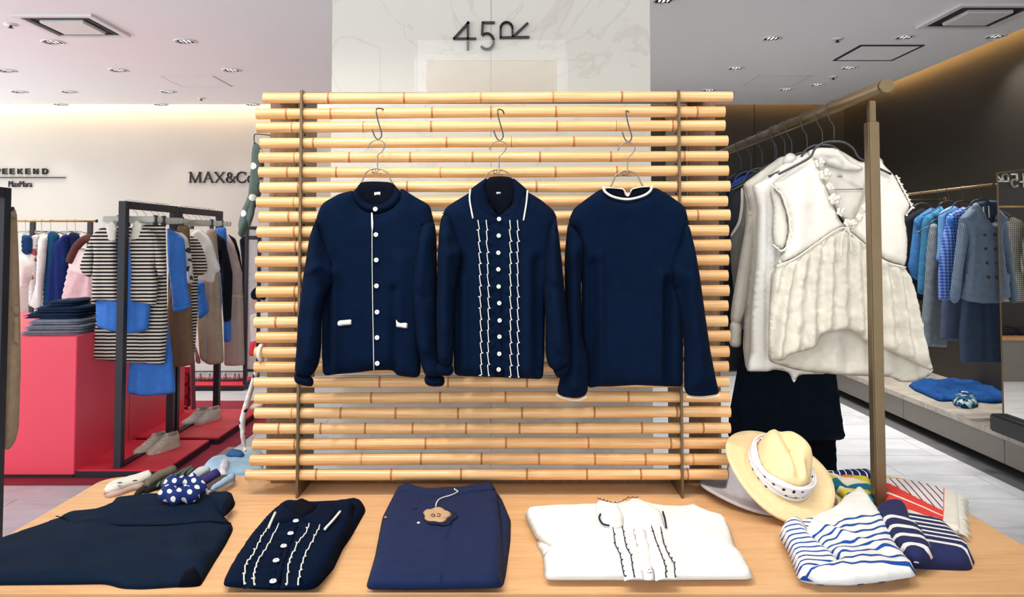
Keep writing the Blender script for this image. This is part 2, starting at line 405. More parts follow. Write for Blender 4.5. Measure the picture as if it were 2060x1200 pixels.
# ------------------------------------------------------------------ the room
FL = struct('floor', MB().box(-7, -3, -.06, RIGHT + .1, BACK + .1, -.012), GROUT, 'pale grey stone tiled shop floor', 'floor')
tl = MB().box(.0015, .0015, -.02, .8985, .4485, 0, bev=.0015)
t0 = None
for j in range(25):
    for i in range(12):
        x, y = -6.9 + i * .9 + (.45 if j % 2 else 0), -1.8 + j * .45
        if x > 3.2 or y > BACK - .4: continue
        if t0 is None:
            t0 = build('tile', tl, TILE, FL); t0.location = (x, y, 0)
        else:
            c = t0.copy(); COL.objects.link(c); c.parent = FL; c.location = (x, y, 0)
        if abs(x) > 8: pass
struct('ceiling', MB().box(-7, -3, CEIL, RIGHT - .14, BACK - .16, CEIL + .08), CEILM, 'light grey painted flat ceiling', 'ceiling')
struct('trim_1', MB().box(-7, BACK - .02, CEIL + .3, RIGHT + .1, BACK + .1, CEIL + .34).box(-7, BACK - .36, CEIL + .3, RIGHT + .1, BACK - .02, CEIL + .34).box(-7, BACK - .36, CEIL + .08, RIGHT, BACK - .34, CEIL + .3), CEILM, 'cove recess between ceiling and back wall', 'cove')
struct('trim_2', MB().box(RIGHT - .34, -3, CEIL + .3, RIGHT + .1, BACK - .36, CEIL + .34).box(RIGHT - .34, -3, CEIL + .08, RIGHT - .32, BACK - .36, CEIL + .3), CEILM, 'cove recess between ceiling and right wall', 'cove')
XSPLIT = -.3
WB = struct('wall_back', MB().box(-7, BACK, 0, XSPLIT, BACK + .1, CEIL + .3), CREAMWALL, 'cream painted back wall with warm light along its top', 'wall')
WR2 = struct('wall_back_right', MB().box(XSPLIT, BACK + .015, 0, RIGHT + .1, BACK + .1, CEIL + .3), DKWALL, 'dark olive back wall behind the marble column', 'wall')
WR = struct('wall_right', MB().box(RIGHT + .015, -3, 0, RIGHT + .1, BACK, CEIL + .3), DKWALL, 'dark olive panelled wall with warm light along its top', 'wall')
pm = MB().box(RIGHT, .002, 0, RIGHT + .015, 1.198, CEIL + .3, bev=.002); p0 = None
for j in range(10):
    if p0 is None: p0 = build('wall_panel', pm, DKWALL, WR); o = p0
    else: o = p0.copy(); COL.objects.link(o); o.parent = WR
    o.location = (0, -3 + j * 1.19 + 0.0, 0)
pm = MB().box(.002, BACK, 0, 1.066, BACK + .015, CEIL + .3, bev=.002); p0 = None
for j in range(4):
    if p0 is None: p0 = build('wall_panel', pm, DKWALL, WR2); o = p0
    else: o = p0.copy(); COL.objects.link(o); o.parent = WR2
    o.location = (XSPLIT + j * 1.07, 0, 0)
COVE = glow('cove_strip', (255, 226, 176), 11); COVE2 = glow('cove_strip_soft', (255, 208, 136), 11)
tag(build('cove_light', MB().box(-7, BACK - .3, CEIL + .2, XSPLIT, BACK - .2, CEIL + .23), COVE, None, (-3, BACK - .25, CEIL + .2)), 'warm linear cove light above the cream back wall', 'light')
tag(build('cove_light', MB().box(XSPLIT, BACK - .3, CEIL + .2, RIGHT, BACK - .2, CEIL + .23), COVE2, None, (2, BACK - .25, CEIL + .2)), 'warm linear cove light above the dark back wall', 'light')
tag(build('cove_light', MB().box(RIGHT - .3, -2, CEIL + .2, RIGHT - .2, BACK - .4, CEIL + .23), COVE2, None, (RIGHT - .25, 4, CEIL + .2)), 'warm linear cove light along the dark right wall', 'light')
struct('baseboard_back', MB().box(-7, BACK - .015, 0, XSPLIT, BACK, .07), LAMPW, 'white skirting under the cream wall', 'baseboard')
# marble column behind the stand
CX0, CX1, CY0, CY1 = at(668, 90, 2.85).x, at(1308, 90, 2.85).x, 2.85, 3.75
MC = struct('marble_column', MB().box(CX0 + .012, CY0 + .012, 0, CX1 - .012, CY1 - .012, CEIL), MARBLE, 'white veined marble clad column behind the bamboo stand', 'column')
half = (CX1 - CX0) / 2
for k in range(2):
    for z0, z1 in ((0, 1.0), (1.002, CEIL)):
        for y0, y1 in ((CY0, CY0 + .014), (CY1 - .014, CY1)):
            build('marble_panel', MB().box(CX0 + k * half + (.0006 if k else 0), y0, z0, CX0 + (k + 1) * half - (0 if k else .0006), y1, z1, bev=.001), MARBLE, MC)
for xx in (CX0, CX1 - .0139):
    for z0, z1 in ((0, 1.0), (1.002, CEIL)):
        build('marble_panel', MB().box(xx, CY0 + .0145, z0, xx + .0139, CY1 - .0145, z1, bev=.001), MARBLE, MC)

# ------------------------------------------------------------------ ceiling fittings
def fixture(px, py, r, n, watts, where):
    p = atz(px, py, CEIL)
    t = thing('downlight', where, 'light', (p.x, p.y, CEIL - .006), 'recessed ceiling downlights')
    build('trim_ring', MB().lathe([(r, 0.006), (r * 1.02, 0), (r * .86, -.004), (r * .82, .004)], (p.x, p.y, CEIL - .006), 24), LAMPW, t)
    mb = MB().lathe([(r * .84, .003), (r * .5, .0045)], (p.x, p.y, CEIL - .006), 24); build('reflector', mb, CHROME, t)
    mb = MB()
    for k in (-.55, -.18, .2, .56): mb.box(p.x + k * r - .006, p.y - r * .55, CEIL - .0055, p.x + k * r + .006, p.y + r * .55, CEIL - .0015)
    build('louvre', mb, DARKSLOT, t)
    build('lens', MB().lathe([(r * .5, .0048), (0.001, .0048)], (p.x, p.y, CEIL - .006), 20), LENS, t)
    if watts: spot(p.x, p.y, p.x, p.y + .12, 0, watts, 110, .8, NEUT, .05, CEIL - .012)
L3 = C(0, 0, 3); R3 = C(1300, 0, 2.71)
LW = 75
for k, (x, y, w, lab) in enumerate([(320, 252, 34, 'large recessed downlight just past the left ceiling vent'), (1118, 248, 50, 'large recessed downlight alone between left vent and column'), (42, 425, 34, 'recessed downlight cut by the left picture edge'),
        (715, 422, 40, 'recessed downlight left of the pale ceiling hatch'), (1398, 422, 50, 'recessed downlight at the upper right of the pale ceiling hatch'), (115, 552, 28, 'small recessed downlight farthest left in the far row'), (415, 552, 28, 'small far downlight second from left in its row'),
        (1015, 552, 28, 'small far downlight in front of the pale hatch'), (365, 628, 0, 'tiny downlight hard against the cream wall, left one'), (970, 628, 0, 'tiny downlight hard against the cream wall, middle one'), (1525, 628, 0, 'tiny downlight hard against the cream wall beside the stand')]):
    (q,) = L3([(x, y)]); fixture(q[0], q[1], .085, k, w, lab)
for k, (x, y, w, lab) in enumerate([(95, 2, LW, 'large downlight at the top edge right of the column'), (685, 208, 70, 'large downlight left of the dark-framed ceiling hatch'), (490, 370, 70, 'recessed downlight at the upper left of the plain right hatch'), (345, 490, 40, 'small downlight above the right end of the bamboo stand'),
        (1410, 202, 75, 'large downlight just past the dark-framed hatch to the right'), (1110, 368, 65, 'recessed downlight beyond the dark-framed ceiling hatch'), (765, 485, 50, 'small downlight beyond the plain right hatch'), (935, 460, 50, 'small far downlight above the clothes rail'), (1905, 198, LW, 'downlight beside the bright cove at the right edge')]):
    (q,) = R3([(x, y)]); fixture(q[0], q[1], .075, k, w, lab)
for x in (-5.74, -5.25, -3.8, -3.12, -1.9, .3, 1.0):
    spot(x, BACK - .36, x, BACK - .3, 0, 11, 66, .55, (1, .96, .89), .04, CEIL - .012)  # the two over the dark wall are added fill to brighten its sign
for x, y in ((2.75, 5.3), (2.75, 6.6)): spot(x, y, 3.35, y + .1, 1.0, 120, 70, .7, NEUT, .04, CEIL - .012)
for q, lab in ((L3([(65, 145)]), 'small sprinkler head near the left ceiling vent'), (L3([(1215, 590)]), 'tiny sprinkler head behind the pale hatch'), (R3([(1042, 210)]), 'small sprinkler head nearer the right side vents'), (R3([(1020, 417)]), 'tiny sprinkler head farther along the right ceiling')):
    p = atz(q[0][0], q[0][1], CEIL)
    t = thing('sprinkler_head', lab, 'sprinkler', (p.x, p.y, CEIL - .03))
    build('cover_plate', MB().lathe([(.001, 0), (.045, .004), (.045, .03)], (p.x, p.y, CEIL - .012), 16), LAMPW, t)
    build('nozzle', MB().lathe([(.001, -.018), (.02, -.016), (.008, -.012), (.01, .012)], (p.x, p.y, CEIL - .012), 12), DARKSLOT, t)
def cassette(px, py, w, lab):
    p = atz(px, py, CEIL); x, y, z = p.x, p.y, CEIL
    t = thing('air_conditioner_vent', lab, 'vent', (x, y, z - .03))
    fr = MB(); h = w / 2; q = .04
    for x0, y0, x1, y1 in ((-h, -h, h, -h + q), (-h, h - q, h, h), (-h, -h + q, -h + q, h - q), (h - q, -h + q, h, h - q)): fr.box(x + x0, y + y0, z - .02, x + x1, y + y1, z - .001)
    build('outer_frame', fr, LAMPW, t)
    build('centre_panel', MB().box(x - h * .56, y - h * .56, z - .03, x + h * .56, y + h * .56, z - .004, bev=.006), LAMPW, t)
    build('dark_recess', MB().box(x - h + q, y - h + q, z - .006, x + h - q, y + h - q, z - .001), DARKSLOT, t)
    for x0, y0, x1, y1 in ((-h * .8, -h * .76, h * .8, -h * .72), (-h * .8, h * .72, h * .8, h * .76), (-h * .76, -h * .7, -h * .72, h * .7), (h * .72, -h * .7, h * .76, h * .7)):
        build('louvre', MB().box(x + x0, y + y0, z - .016, x + x1, y + y1, z - .006), CLIP, t)
cassette(148, 50, .56, 'white four-way ceiling vent with dark slots at upper left'); cassette(1965, 31, .56, 'white four-way ceiling vent at the upper right corner')
def hatch(px, py, w, mat, lab):
    p = atz(px, py, CEIL); x, y, z = p.x, p.y, CEIL; h = w / 2; q = .022
    t = thing('ceiling_hatch', lab, 'hatch', (x, y, z - .012)); fr = MB()
    for x0, y0, x1, y1 in ((-h, -h, h, -h + q), (-h, h - q, h, h), (-h, -h + q, -h + q, h - q), (h - q, -h + q, h, h - q)): fr.box(x + x0, y + y0, z - .008, x + x1, y + y1, z - .001)
    build('frame', fr, mat, t); build('hatch_panel', MB().box(x - h + q, y - h + q, z - .006, x + h - q, y + h - q, z - .001), CEILM, t)
hatch(1764, 106, .52, DARKSLOT, 'square ceiling hatch outlined with a dark frame'); hatch(1561, 160, .52, LAMPW, 'square ceiling hatch with pale frame on the right'); hatch(395, 163, .52, LAMPW, 'square pale ceiling hatch on the left side')

# ------------------------------------------------------------------ wall lettering
def lettering(parts, F, cv, width, depth, mat, t):
    for name, lines in parts:
        mb = MB()
        for L in lines:
            w = width
            if isinstance(L, tuple) and isinstance(L[0], list): L, w = L
            p = F.px(cv(L)); sc = abs(F.px(cv([(0, 0), (100, 0)]))[1][0] - F.px(cv([(0, 0), (100, 0)]))[0][0]) / 100; hw = w * sc / 2
            for i in range(len(p) - 1):
                a = Vector(p[i]); b = Vector(p[i + 1]); d = (b - a)
                if d.length < 1e-6: continue
                d.normalize(); e = Vector((-d.y, d.x)) * hw; ext = d * hw * .5
                q = [a - ext + e, a - ext - e, b + ext - e, b + ext + e]
                vs = [F.w(v.x, v.y, 0) for v in q] + [F.w(v.x, v.y, depth) for v in q]
                mb.add(vs, [(3, 2, 1, 0), (4, 5, 6, 7), (0, 1, 5, 4), (1, 2, 6, 5), (2, 3, 7, 6), (3, 0, 4, 7)])
        build(name, mb, mat, t)
def arc(cx, cy, rx, ry, a0, a1, n=10):
    return [(cx + rx * math.cos(math.radians(a0 + (a1 - a0) * i / n)), cy - ry * math.sin(math.radians(a0 + (a1 - a0) * i / n))) for i in range(n + 1)]
FC = VF(CY0 - .002)
SG = C(660, 0, 3.03)
FORTY = [('digit', [[(858, 140), (768, 240), (900, 240)], [(853, 140), (853, 305)]]),
         ('digit', [[(1013, 142), (943, 142), (939, 212)], arc(968, 256, 42, 48, 130, -140, 14)]),
         ('letter', [[(1050, 233), (1223, 230)], [(1052, 233), (1052, 178)] + arc(1088, 178, 36, 38, 180, 0, 10) + [(1125, 228)], [(1130, 226), (1215, 146)]])]
b0 = at(988, 103, CY0)
t = thing('wall_sign', 'dark metal 45R letters mounted on the white marble column', 'sign', (b0.x, CY0, b0.z)); lettering(FORTY, FC, SG, 13, .014, CHAR, t)
FB = VF(BACK - .004)
MX = C(0, 0, 3)
def serif(x, y, w=16, h=3.5): return ([(x - w / 2, y), (x + w / 2, y)], h)
T, B = 1040, 1100
MAXCO = [('letter', [([(1152, T), (1150, B)], 5), ([(1152, T), (1180, B)], 9), ([(1180, B), (1207, T)], 4), ([(1207, T), (1210, B)], 9), serif(1149, T), serif(1149, B), serif(1210, T), serif(1211, B)]),
         ('letter', [([(1232, B), (1257, T - 2)], 4), ([(1257, T - 2), (1284, B)], 9), ([(1241, 1078), (1274, 1078)], 4), serif(1232, B), serif(1284, B)]),
         ('letter', [([(1302, T), (1352, B)], 9), ([(1350, T), (1303, B)], 4), serif(1302, T), serif(1352, T), serif(1302, B), serif(1354, B)]),
         ('ampersand', [(arc(1388, 1056, 12, 14, -60, 210, 10), 6), ([(1379, 1064), (1418, B)], 8), (arc(1388, 1084, 19, 16, 130, 330, 10), 7), ([(1404, 1092), (1420, 1068)], 4), serif(1420, 1067, 14)]),
         ('letter', [(arc(1462, 1070, 30, 31, 50, 310, 14), 8), ([(1483, T), (1483, 1056)], 4), ([(1484, 1084), (1482, 1092)], 4)]),
         ('letter', [(arc(1514, 1082, 17, 20, 0, 360, 14), 7)]), ('full_stop', [([(1545, 1098), (1549, 1098)], 8)])]
b0 = at(450, 368, BACK)
t = thing('wall_lettering', 'black serif letters on the cream wall beside the bamboo stand', 'sign', (b0.x, BACK, b0.z)); lettering(MAXCO, FB, MX, 6, .02, BLKP, t)
def L_(x, kind, w=22, T=1020, B=1048):
    m = (T + B) / 2; x1 = x + w
    return {'W': [[(x - 4, T), (x + w * .25, B), (x + w * .5, T), (x + w * .75, B), (x1 + 4, T)]], 'E': [[(x1, T), (x, T), (x, B), (x1, B)], [(x, m), (x1 - 2, m)]], 'K': [[(x, T), (x, B)], [(x1, T), (x, m + 3)], [(x + 8, m), (x1, B)]],
            'N': [[(x, B), (x, T), (x1, B), (x1, T)]], 'D': [[(x, T), (x, B)], [(x, T)] + arc(x + w * .4, m, w * .6, 14, 90, -90, 8) + [(x, B)]]}[kind]
b0 = at(60, 376, BACK)
t = thing('wall_lettering', 'black WEEKEND lettering over a thin rule at the left picture edge', 'sign', (b0.x, BACK, b0.z))
lettering([('letter', L_(-32, 'W', 30)), ('letter', L_(22, 'E')), ('letter', L_(66, 'E')), ('letter', L_(113, 'K')), ('letter', L_(160, 'E')), ('letter', L_(208, 'N')), ('letter', L_(262, 'D', 28)), ('rule_line', [([(-220, 1071), (396, 1071)], 5)])], FB, MX, 7, .02, BLKP, t)
def word(txt, F, x0, x1, y0, y1, mat, t, depth=.012):
    cu = bpy.data.curves.new('word', 'FONT'); cu.body = txt; cu.extrude = .5; ob = bpy.data.objects.new('word', cu); COL.objects.link(ob)
    bpy.context.view_layer.update(); me = bpy.data.meshes.new_from_object(ob.evaluated_get(bpy.context.evaluated_depsgraph_get()))
    V = np.array([v.co[:] for v in me.vertices]); fs = [tuple(p.vertices) for p in me.polygons]; bpy.data.objects.remove(ob)
    lo, hi = V.min(0), V.max(0); (a0, b1), (a1, b0) = F.px([(x0, y0), (x1, y1)])
    U = (V - lo) / (hi - lo); return build('lettering', MB().add([F.w(a0 + u[0] * (a1 - a0), b0 + u[1] * (b1 - b0), u[2] * depth) for u in U], fs), mat, t)
word('MaxMara', FB, 18, 65, 364, 376, BLKP, t)

# ------------------------------------------------------------------ right platform, wall rail, mirror
PX0, PZ = 3.2, .27
t = struct('display_platform', MB().box(PX0 + .02, 1.2, .09, RIGHT, BACK, PZ - .045), PLINTHB, 'low stone-topped platform with taupe metal front along the dark wall', 'platform')
build('recessed_plinth', MB().box(PX0 + .12, 1.2, 0, RIGHT, BACK, .09), PLINTHB, t)
y = 1.2
while y < BACK - .1:
    y1 = min(y + 1.25, BACK); build('front_panel', MB().box(PX0, y + .002, .07, PX0 + .02, y1 - .002, PZ - .04, bev=.0015), FASCIA, t)
    build('top_slab', MB().box(PX0 - .012, y + .0008, PZ - .04, RIGHT, y1 - .0008, PZ, bev=.002), STONETOP, t); y = y1
struct('trim_3', MB().box(PX0 - .1, 1.2, -.012, PX0 + .12, BACK, .004), plain('dark_floor_border', (98, 98, 100), .5), 'dark grey border strip in the floor along the platform', 'floor border')
RX, RZ = 3.2, EYE + .372
t = thing('wall_clothes_rail', 'dark bronze clothes rail along the right wall above the platform', 'rail', (RX, 6.4, PZ))
build('rail_bar', MB().tube([(RX, 4.99, RZ), (RX, BACK - .02, RZ)], .011, 10), BRONZE, t)
for y in (5.02, 6.9, 8.6):
    build('bracket', MB().tube([(RX, y, RZ), (RIGHT, y, RZ)], .009, 8), BRONZE, t)
    build('wall_flange', MB().tube([(RIGHT - .008, y, RZ), (RIGHT, y, RZ)], .03, 14), BRONZE, t)
MX_ = 3.205
ml = at(2008, 500, 0 + MX_ * FPX / (2008 - VPX)); MY1 = MX_ * FPX / (2008 - VPX); MY0 = 3.0; MZ0 = .38; MZ1 = at(2008, 347, MY1).z
t = thing('standing_mirror', 'tall dark-framed mirror standing on the platform at the right edge', 'mirror', (MX_ + .02, 4, PZ))
build('backing_board', MB().box(MX_ + .004, MY0, MZ0, MX_ + .03, MY1, MZ1), BLK, t)
build('mirror_glass', MB().box(MX_, MY0 + .006, MZ0 + .004, MX_ + .0039, MY1 - .006, MZ1 - .006), MIRROR, t)
for y0, y1, z0, z1 in ((MY0, MY0 + .006, MZ0, MZ1), (MY1 - .006, MY1, MZ0, MZ1), (MY0 + .006, MY1 - .006, MZ1 - .006, MZ1)):
    build('frame_edge', MB().box(MX_ - .004, y0, z0, MX_ + .0039, y1, z1), BRONZE, t)
build('base', MB().box(MX_ - .06, MY0, PZ, MX_ + .12, MY1 + .05, MZ0, bev=.01), PLINTHB, t)
# ------------------------------------------------------------------ oak table
TZ = EYE - .774
TF = atz(1020, 1191, TZ).y; TB = atz(230, 958, TZ).y
TXL, TXR = atz(60, 1050, TZ).x, atz(1985, 1053, TZ).x
print('table', TF, TB, TXL, TXR, TZ)
def rounded(x0, y0, x1, y1, r, n=6):
    P = []
    for cx, cy, a in ((x1 - r, y1 - r, 0), (x0 + r, y1 - r, 90), (x0 + r, y0 + r, 180), (x1 - r, y0 + r, 270)):
        for i in range(n + 1): q = math.radians(a + 90 * i / n); P.append((cx + r * math.cos(q), cy + r * math.sin(q)))
    return P
def prism(P, z0, z1, m=0, mb=None):
    mb = mb or MB(); n = len(P)
    return mb.add([(x, y, z0) for x, y in P] + [(x, y, z1) for x, y in P], [tuple(range(n - 1, -1, -1)), tuple(range(n, 2 * n))] + [(i, (i + 1) % n, n + (i + 1) % n, n + i) for i in range(n)], m)
t = thing('display_table', 'large pale oak display table with rounded corners', 'table', ((TXL + TXR) / 2, (TF + TB) / 2, 0))
build('table_top', prism(rounded(TXL, TF, TXR, TB, .07), TZ - .004, TZ), OAK, t)
build('edge_band', prism(rounded(TXL, TF, TXR, TB, .07), TZ - .045, TZ - .004), OAKE, t)
for x in (TXL + .12, TXR - .12):
    for y in (TF + .1, TB - .1): build('leg', MB().box(x - .035, y - .035, 0, x + .035, y + .035, TZ - .045, bev=.005), OAKE, t)
build('apron', MB().box(TXL + .12, TF + .07, TZ - .12, TXR - .12, TF + .09, TZ - .045), OAKE, t)

# ------------------------------------------------------------------ bamboo stand
PY = 2.35; PR = .0168
ys = [197, 228, 256, 288, 317, 347, 377, 406, 437, 466, 497, 526, 557, 587, 617, 647.5, 678, 708, 738, 769, 800, 830.5, 861.5, 892, 923.5, 954]
ysr = [195, 224, 252, 283, 314, 344, 374, 404, 433, 463, 493, 523, 554, 584, 614, 644.5, 675, 706, 737, 767, 797, 828, 860, 890, 922, 953]
xl = [531, 517, 518, 525, 523, 522, 525, 518, 523, 519, 522, 516, 516, 518, 516, 513, 518, 514, 513, 513, 514, 514, 512, 510, 505, 496]
xr = [1472, 1457, 1457, 1463, 1463, 1464, 1467, 1462, 1467, 1464, 1468, 1464, 1463, 1465, 1463, 1462, 1467, 1465, 1464, 1465, 1467, 1468, 1468, 1465, 1464, 1462]
ND = {0: [662, 814, 967, 1112, 1250], 1: [578, 667, 870, 988, 1118, 1401], 2: [590, 733, 868, 1120, 1240, 1352], 3: [632, 899, 1030, 1154], 4: [595, 704, 826, 951, 1086, 1228, 1375], 5: [580, 678, 886, 1117, 1240], 6: [602, 820, 1079, 1362], 7: [592, 1330], 8: [583, 1402],
      9: [594], 10: [597], 13: [595], 15: [557], 19: [765, 902, 1060, 1140], 20: [748, 886, 1017, 1263], 21: [588, 687, 797, 922, 1050, 1195, 1360], 22: [563, 647, 736, 831, 938, 1045, 1160, 1290, 1413], 23: [595, 718, 857, 1018, 1183, 1348], 24: [728, 848, 969, 1084, 1196, 1297, 1392], 25: [638, 788, 928, 1060, 1180, 1288, 1382]}
b0 = at(985, 1000, PY)
STAND = thing('bamboo_stand', 'slatted display stand of horizontal bamboo canes on the oak table', 'display stand', (b0.x, PY + .09, TZ))
for i in range(26):
    a = at(xl[i], ys[i], PY); b = at(xr[i], ysr[i], PY); nd = ND.get(i)
    if not nd:
        nd = []; q = xl[i] + random.uniform(60, 140)
        while q < xr[i] - 40: nd.append(q); q += random.uniform(110, 160)
    us = []
    L = b - a; st = []
    for u in np.linspace(0, 1, 14): st.append((u, 1., 0))
    for q in nd:
        c = (q - xl[i]) / (xr[i] - xl[i]); e = .0024
        for du, k, m in ((-4 * e, .985, 0), (-1.6 * e, 1.0, 0), (-.9 * e, 1.06, 1), (0, .975, 1), (.9 * e, 1.055, 1), (1.6 * e, 1.0, 0), (4 * e, .985, 0)): st.append((c + du, k, m))
    st = sorted(x for x in st if 0 <= x[0] <= 1); rr = PR * random.uniform(.97, 1.05); n = 16; mb = MB()
    bow = random.uniform(-.002, .002)
    P = [a + L * u + Vector((0, 0, bow * math.sin(3.1 * u * 2 + i))) for u, _, _ in st]
    mb.tube(P, [rr * k for _, k, _ in st], n, 0, cap=False)
    for j in range(len(st) - 1):
        if st[j][2] and st[j + 1][2]:
            for k in range(n): mb.m[j * n + k] = 1
    for e, (p, s_) in enumerate(((a, 1), (b, -1))):      # hollow ends
        k0 = len(mb.v); q = p + Vector((s_ * .012, 0, 0)); vs = []
        for (pp, r_) in ((p, rr), (p, rr * .74), (q, rr * .72)):
            for k in range(n):
                w = 2 * math.pi * k / n; vs.append(pp + Vector((0, math.sin(w) * r_, math.cos(w) * r_)))
        fs = [(k, (k + 1) % n, n + (k + 1) % n, n + k) for k in range(n)]; mb.add(vs, fs, 0)
        k1 = len(mb.v) - len(vs)
        for k in range(n): mb.f.append((k1 + n + k, k1 + n + (k + 1) % n, k1 + 2 * n + (k + 1) % n, k1 + 2 * n + k)); mb.m.append(2); mb.sm.append(False)
        mb.f.append(tuple(k1 + 2 * n + k for k in range(n))); mb.m.append(2); mb.sm.append(False)
    build('bamboo_cane', mb, [BAMBOO, NODE, NODEIN], STAND)
for px in (606, 1366):
    x = at(px, 590, PY).x; zt = at(px, 178, PY - .025).z
    mb = MB().box(x - .0035, PY - .026, TZ, x + .0035, PY + .16, zt - .004)
    build('bronze_side_plate', mb, BRONZE, STAND)
    for i in range(26):
        zc = at(px, ys[i] + (ysr[i] - ys[i]) * (px - 500) / 960 + 15.2, PY).z
        if i < 25 and i % 2 == 0: build('bolt', MB().tube([(x - .008, PY + .004, zc), (x + .008, PY + .004, zc)], .0035, 8), BLK, STAND)
for x0, x1 in ((540, 596), (1386, 1442)):
    X0, X1 = at(x0, 590, PY + .15).x, at(x1, 590, PY + .15).x; zt = at(x0, 192, PY + .15).z
    build('wooden_upright', MB().box(X0, PY + .145, TZ, X1, PY + .17, zt, bev=.002), DKWOOD, STAND)
zt = at(800, 184, PY + .02).z
build('top_board', MB().box(at(534, 185, PY).x, PY + .02, zt - .012, at(1440, 185, PY).x, PY + .17, zt - .002, bev=.002), DKWOOD, STAND)
build('foot_rail', MB().box(at(540, 970, PY + .1).x, PY + .12, TZ, at(1442, 970, PY + .1).x, PY + .145, TZ + .035, bev=.002), DKWOOD, STAND)

# clear acrylic box on the stand's top board
y0, y1 = PY + .05, PY + .155; th = .004
a = at(833, 108, y0); b = at(1143, 183, y0); zb = zt - .002
t = thing('acrylic_box', 'clear acrylic box standing on top of the bamboo stand under the 45R letters', 'box', ((a.x + b.x) / 2, (y0 + y1) / 2, zb))
build('front_panel', MB().box(a.x, y0, zb, b.x, y0 + th, a.z, bev=.0006), ACRYL, t)
a2 = at(840, 81, y1)
build('back_panel', MB().box(a.x, y1 - th, zb, b.x, y1, a2.z, bev=.0006), ACRYL, t)
for x in (a.x, b.x - th): build('side_panel', MB().box(x, y0 + th, zb, x + th, y1 - th, a.z, bev=.0006), ACRYL, t)
build('inner_tray', MB().box(at(858, 120, y0 + .06).x, y0 + .05, zb, at(1120, 120, y0 + .06).x, y0 + .054, at(858, 121, y0 + .052).z), ACRYLB, t)
build('lid', MB().box(a.x - .004, y0 - .004, a.z + .0002, b.x + .004, y1 - th - .0002, a.z + .007, bev=.001), ACRYL, t)

# ------------------------------------------------------------------ the three navy tops
def s_hook(lab, dx, dy, hy):
    cv = lambda pts: [(480 + x / 3 + dx, 160 + y / 3 + dy) for x, y in pts]; F = VF(hy)
    p = [F.w(a, b) for a, b in F.px(cv([(868, 190), (862, 174), (846, 170), (830, 185), (838, 240), (852, 290), (863, 335), (856, 358), (838, 366), (820, 345), (806, 306)]))]
    for i, yy in enumerate((.052, .045, .03, .004, 0, 0, 0, 0, 0, 0, 0)): p[i].y += yy
    return tag(build('s_hook', MB().tube(smooth_path(p, 5), .0021, 8), GUN, None, p[9]), lab, 'hook')
def wire_hanger(lab, cv, hookpts, F, grp='wire hangers on the bamboo stand'):
    pts = F.px(cv([(437, 22)])); b = F.w(*pts[0])
    t = thing('wire_hanger', lab, 'hanger', (b.x, b.y, b.z - .1), grp)
    wire('hook', hookpts, F, .0019, STEEL, t, ID, 0, 8)
    wire('shoulder_arc', [(305, 175), (330, 135), (360, 92), (380, 48), (405, 29), (437, 22), (470, 29), (495, 48), (515, 90), (545, 128), (575, 170)], F, .0023, STEEL, t, cv, 0, 8)
    wire('letter_emblem', [(412, 46), (428, 40), (432, 30), (424, 26), (415, 34), (420, 46), (462, 50)], F, .0011, GUN, t, cv, .0)
    wire('letter_emblem', [(436, 45), (448, 32), (458, 30)], F, .0011, GUN, t, cv, .0)
    return t
JY = 2.262
def hooks(dx, dy):
    return [(480 + x / 3 + dx, 160 + y / 3 + dy) for x, y in [(780, 415), (790, 390), (812, 370), (845, 364), (872, 375), (882, 400), (868, 430), (845, 450), (838, 470), (838, 535), (838, 546)]]
for lab, hl, dx, dy in (('steel S-hook holding the collarless navy cardigan', 'steel wire hanger inside the collarless navy cardigan', 0, 0), ('steel S-hook holding the ruffle-front navy shirt', 'steel wire hanger inside the ruffle-front navy shirt', 244.5, 2), ('steel S-hook holding the navy pullover', 'steel wire hanger inside the white-collared navy pullover', 503, 5)):
    yk = JY + (.03 if dx != 244.5 else -.008)
    s_hook(lab, dx, dy - 2, yk)
    cvh = (lambda dx, dy: (lambda pts: [(590 + x / 2.61 + dx, 330 + y / 2.61 + dy) for x, y in pts]))(dx, dy)
    wire_hanger(hl, cvh, hooks(dx, dy), VF(yk))
FT = VF(JY); FS = VF(JY - .022)
def body(t, cv, pts, cr, mat=NAVY, th=.03): return puff('body', pts, FT, th, mat, t, cv, .009, [(c[0], c[1] * (2.6 if c[2] > .006 else 1), c[2]) for c in cr], r=.045, back=.55, wr=.003, wrs=6)
def sleeve(t, cv, pts, cr, sd=1): return puff('sleeve', pts, FS, .034, NAVY, t, cv, .009, [(c[0], c[1] * 2.2, c[2]) for c in cr], r=.042, back=.3, wr=.009, wrs=8, seed=sd)
def buttons(t, cv, pts, F, h, r=.0068):
    for p in pts:
        (c,) = F.px(cv([p])); q = build('button', disc(F, c, r, h, .004), PEARL, t)
        mb = MB()
        for s_ in (-1, 1): mb.tube([F.w(c[0], c[1] + s_ * .0016, h + .002), F.w(c[0], c[1] + s_ * .0016, h + .0036)], .0011, 6)
        build('thread_hole', mb, NAVYTRIM, q)
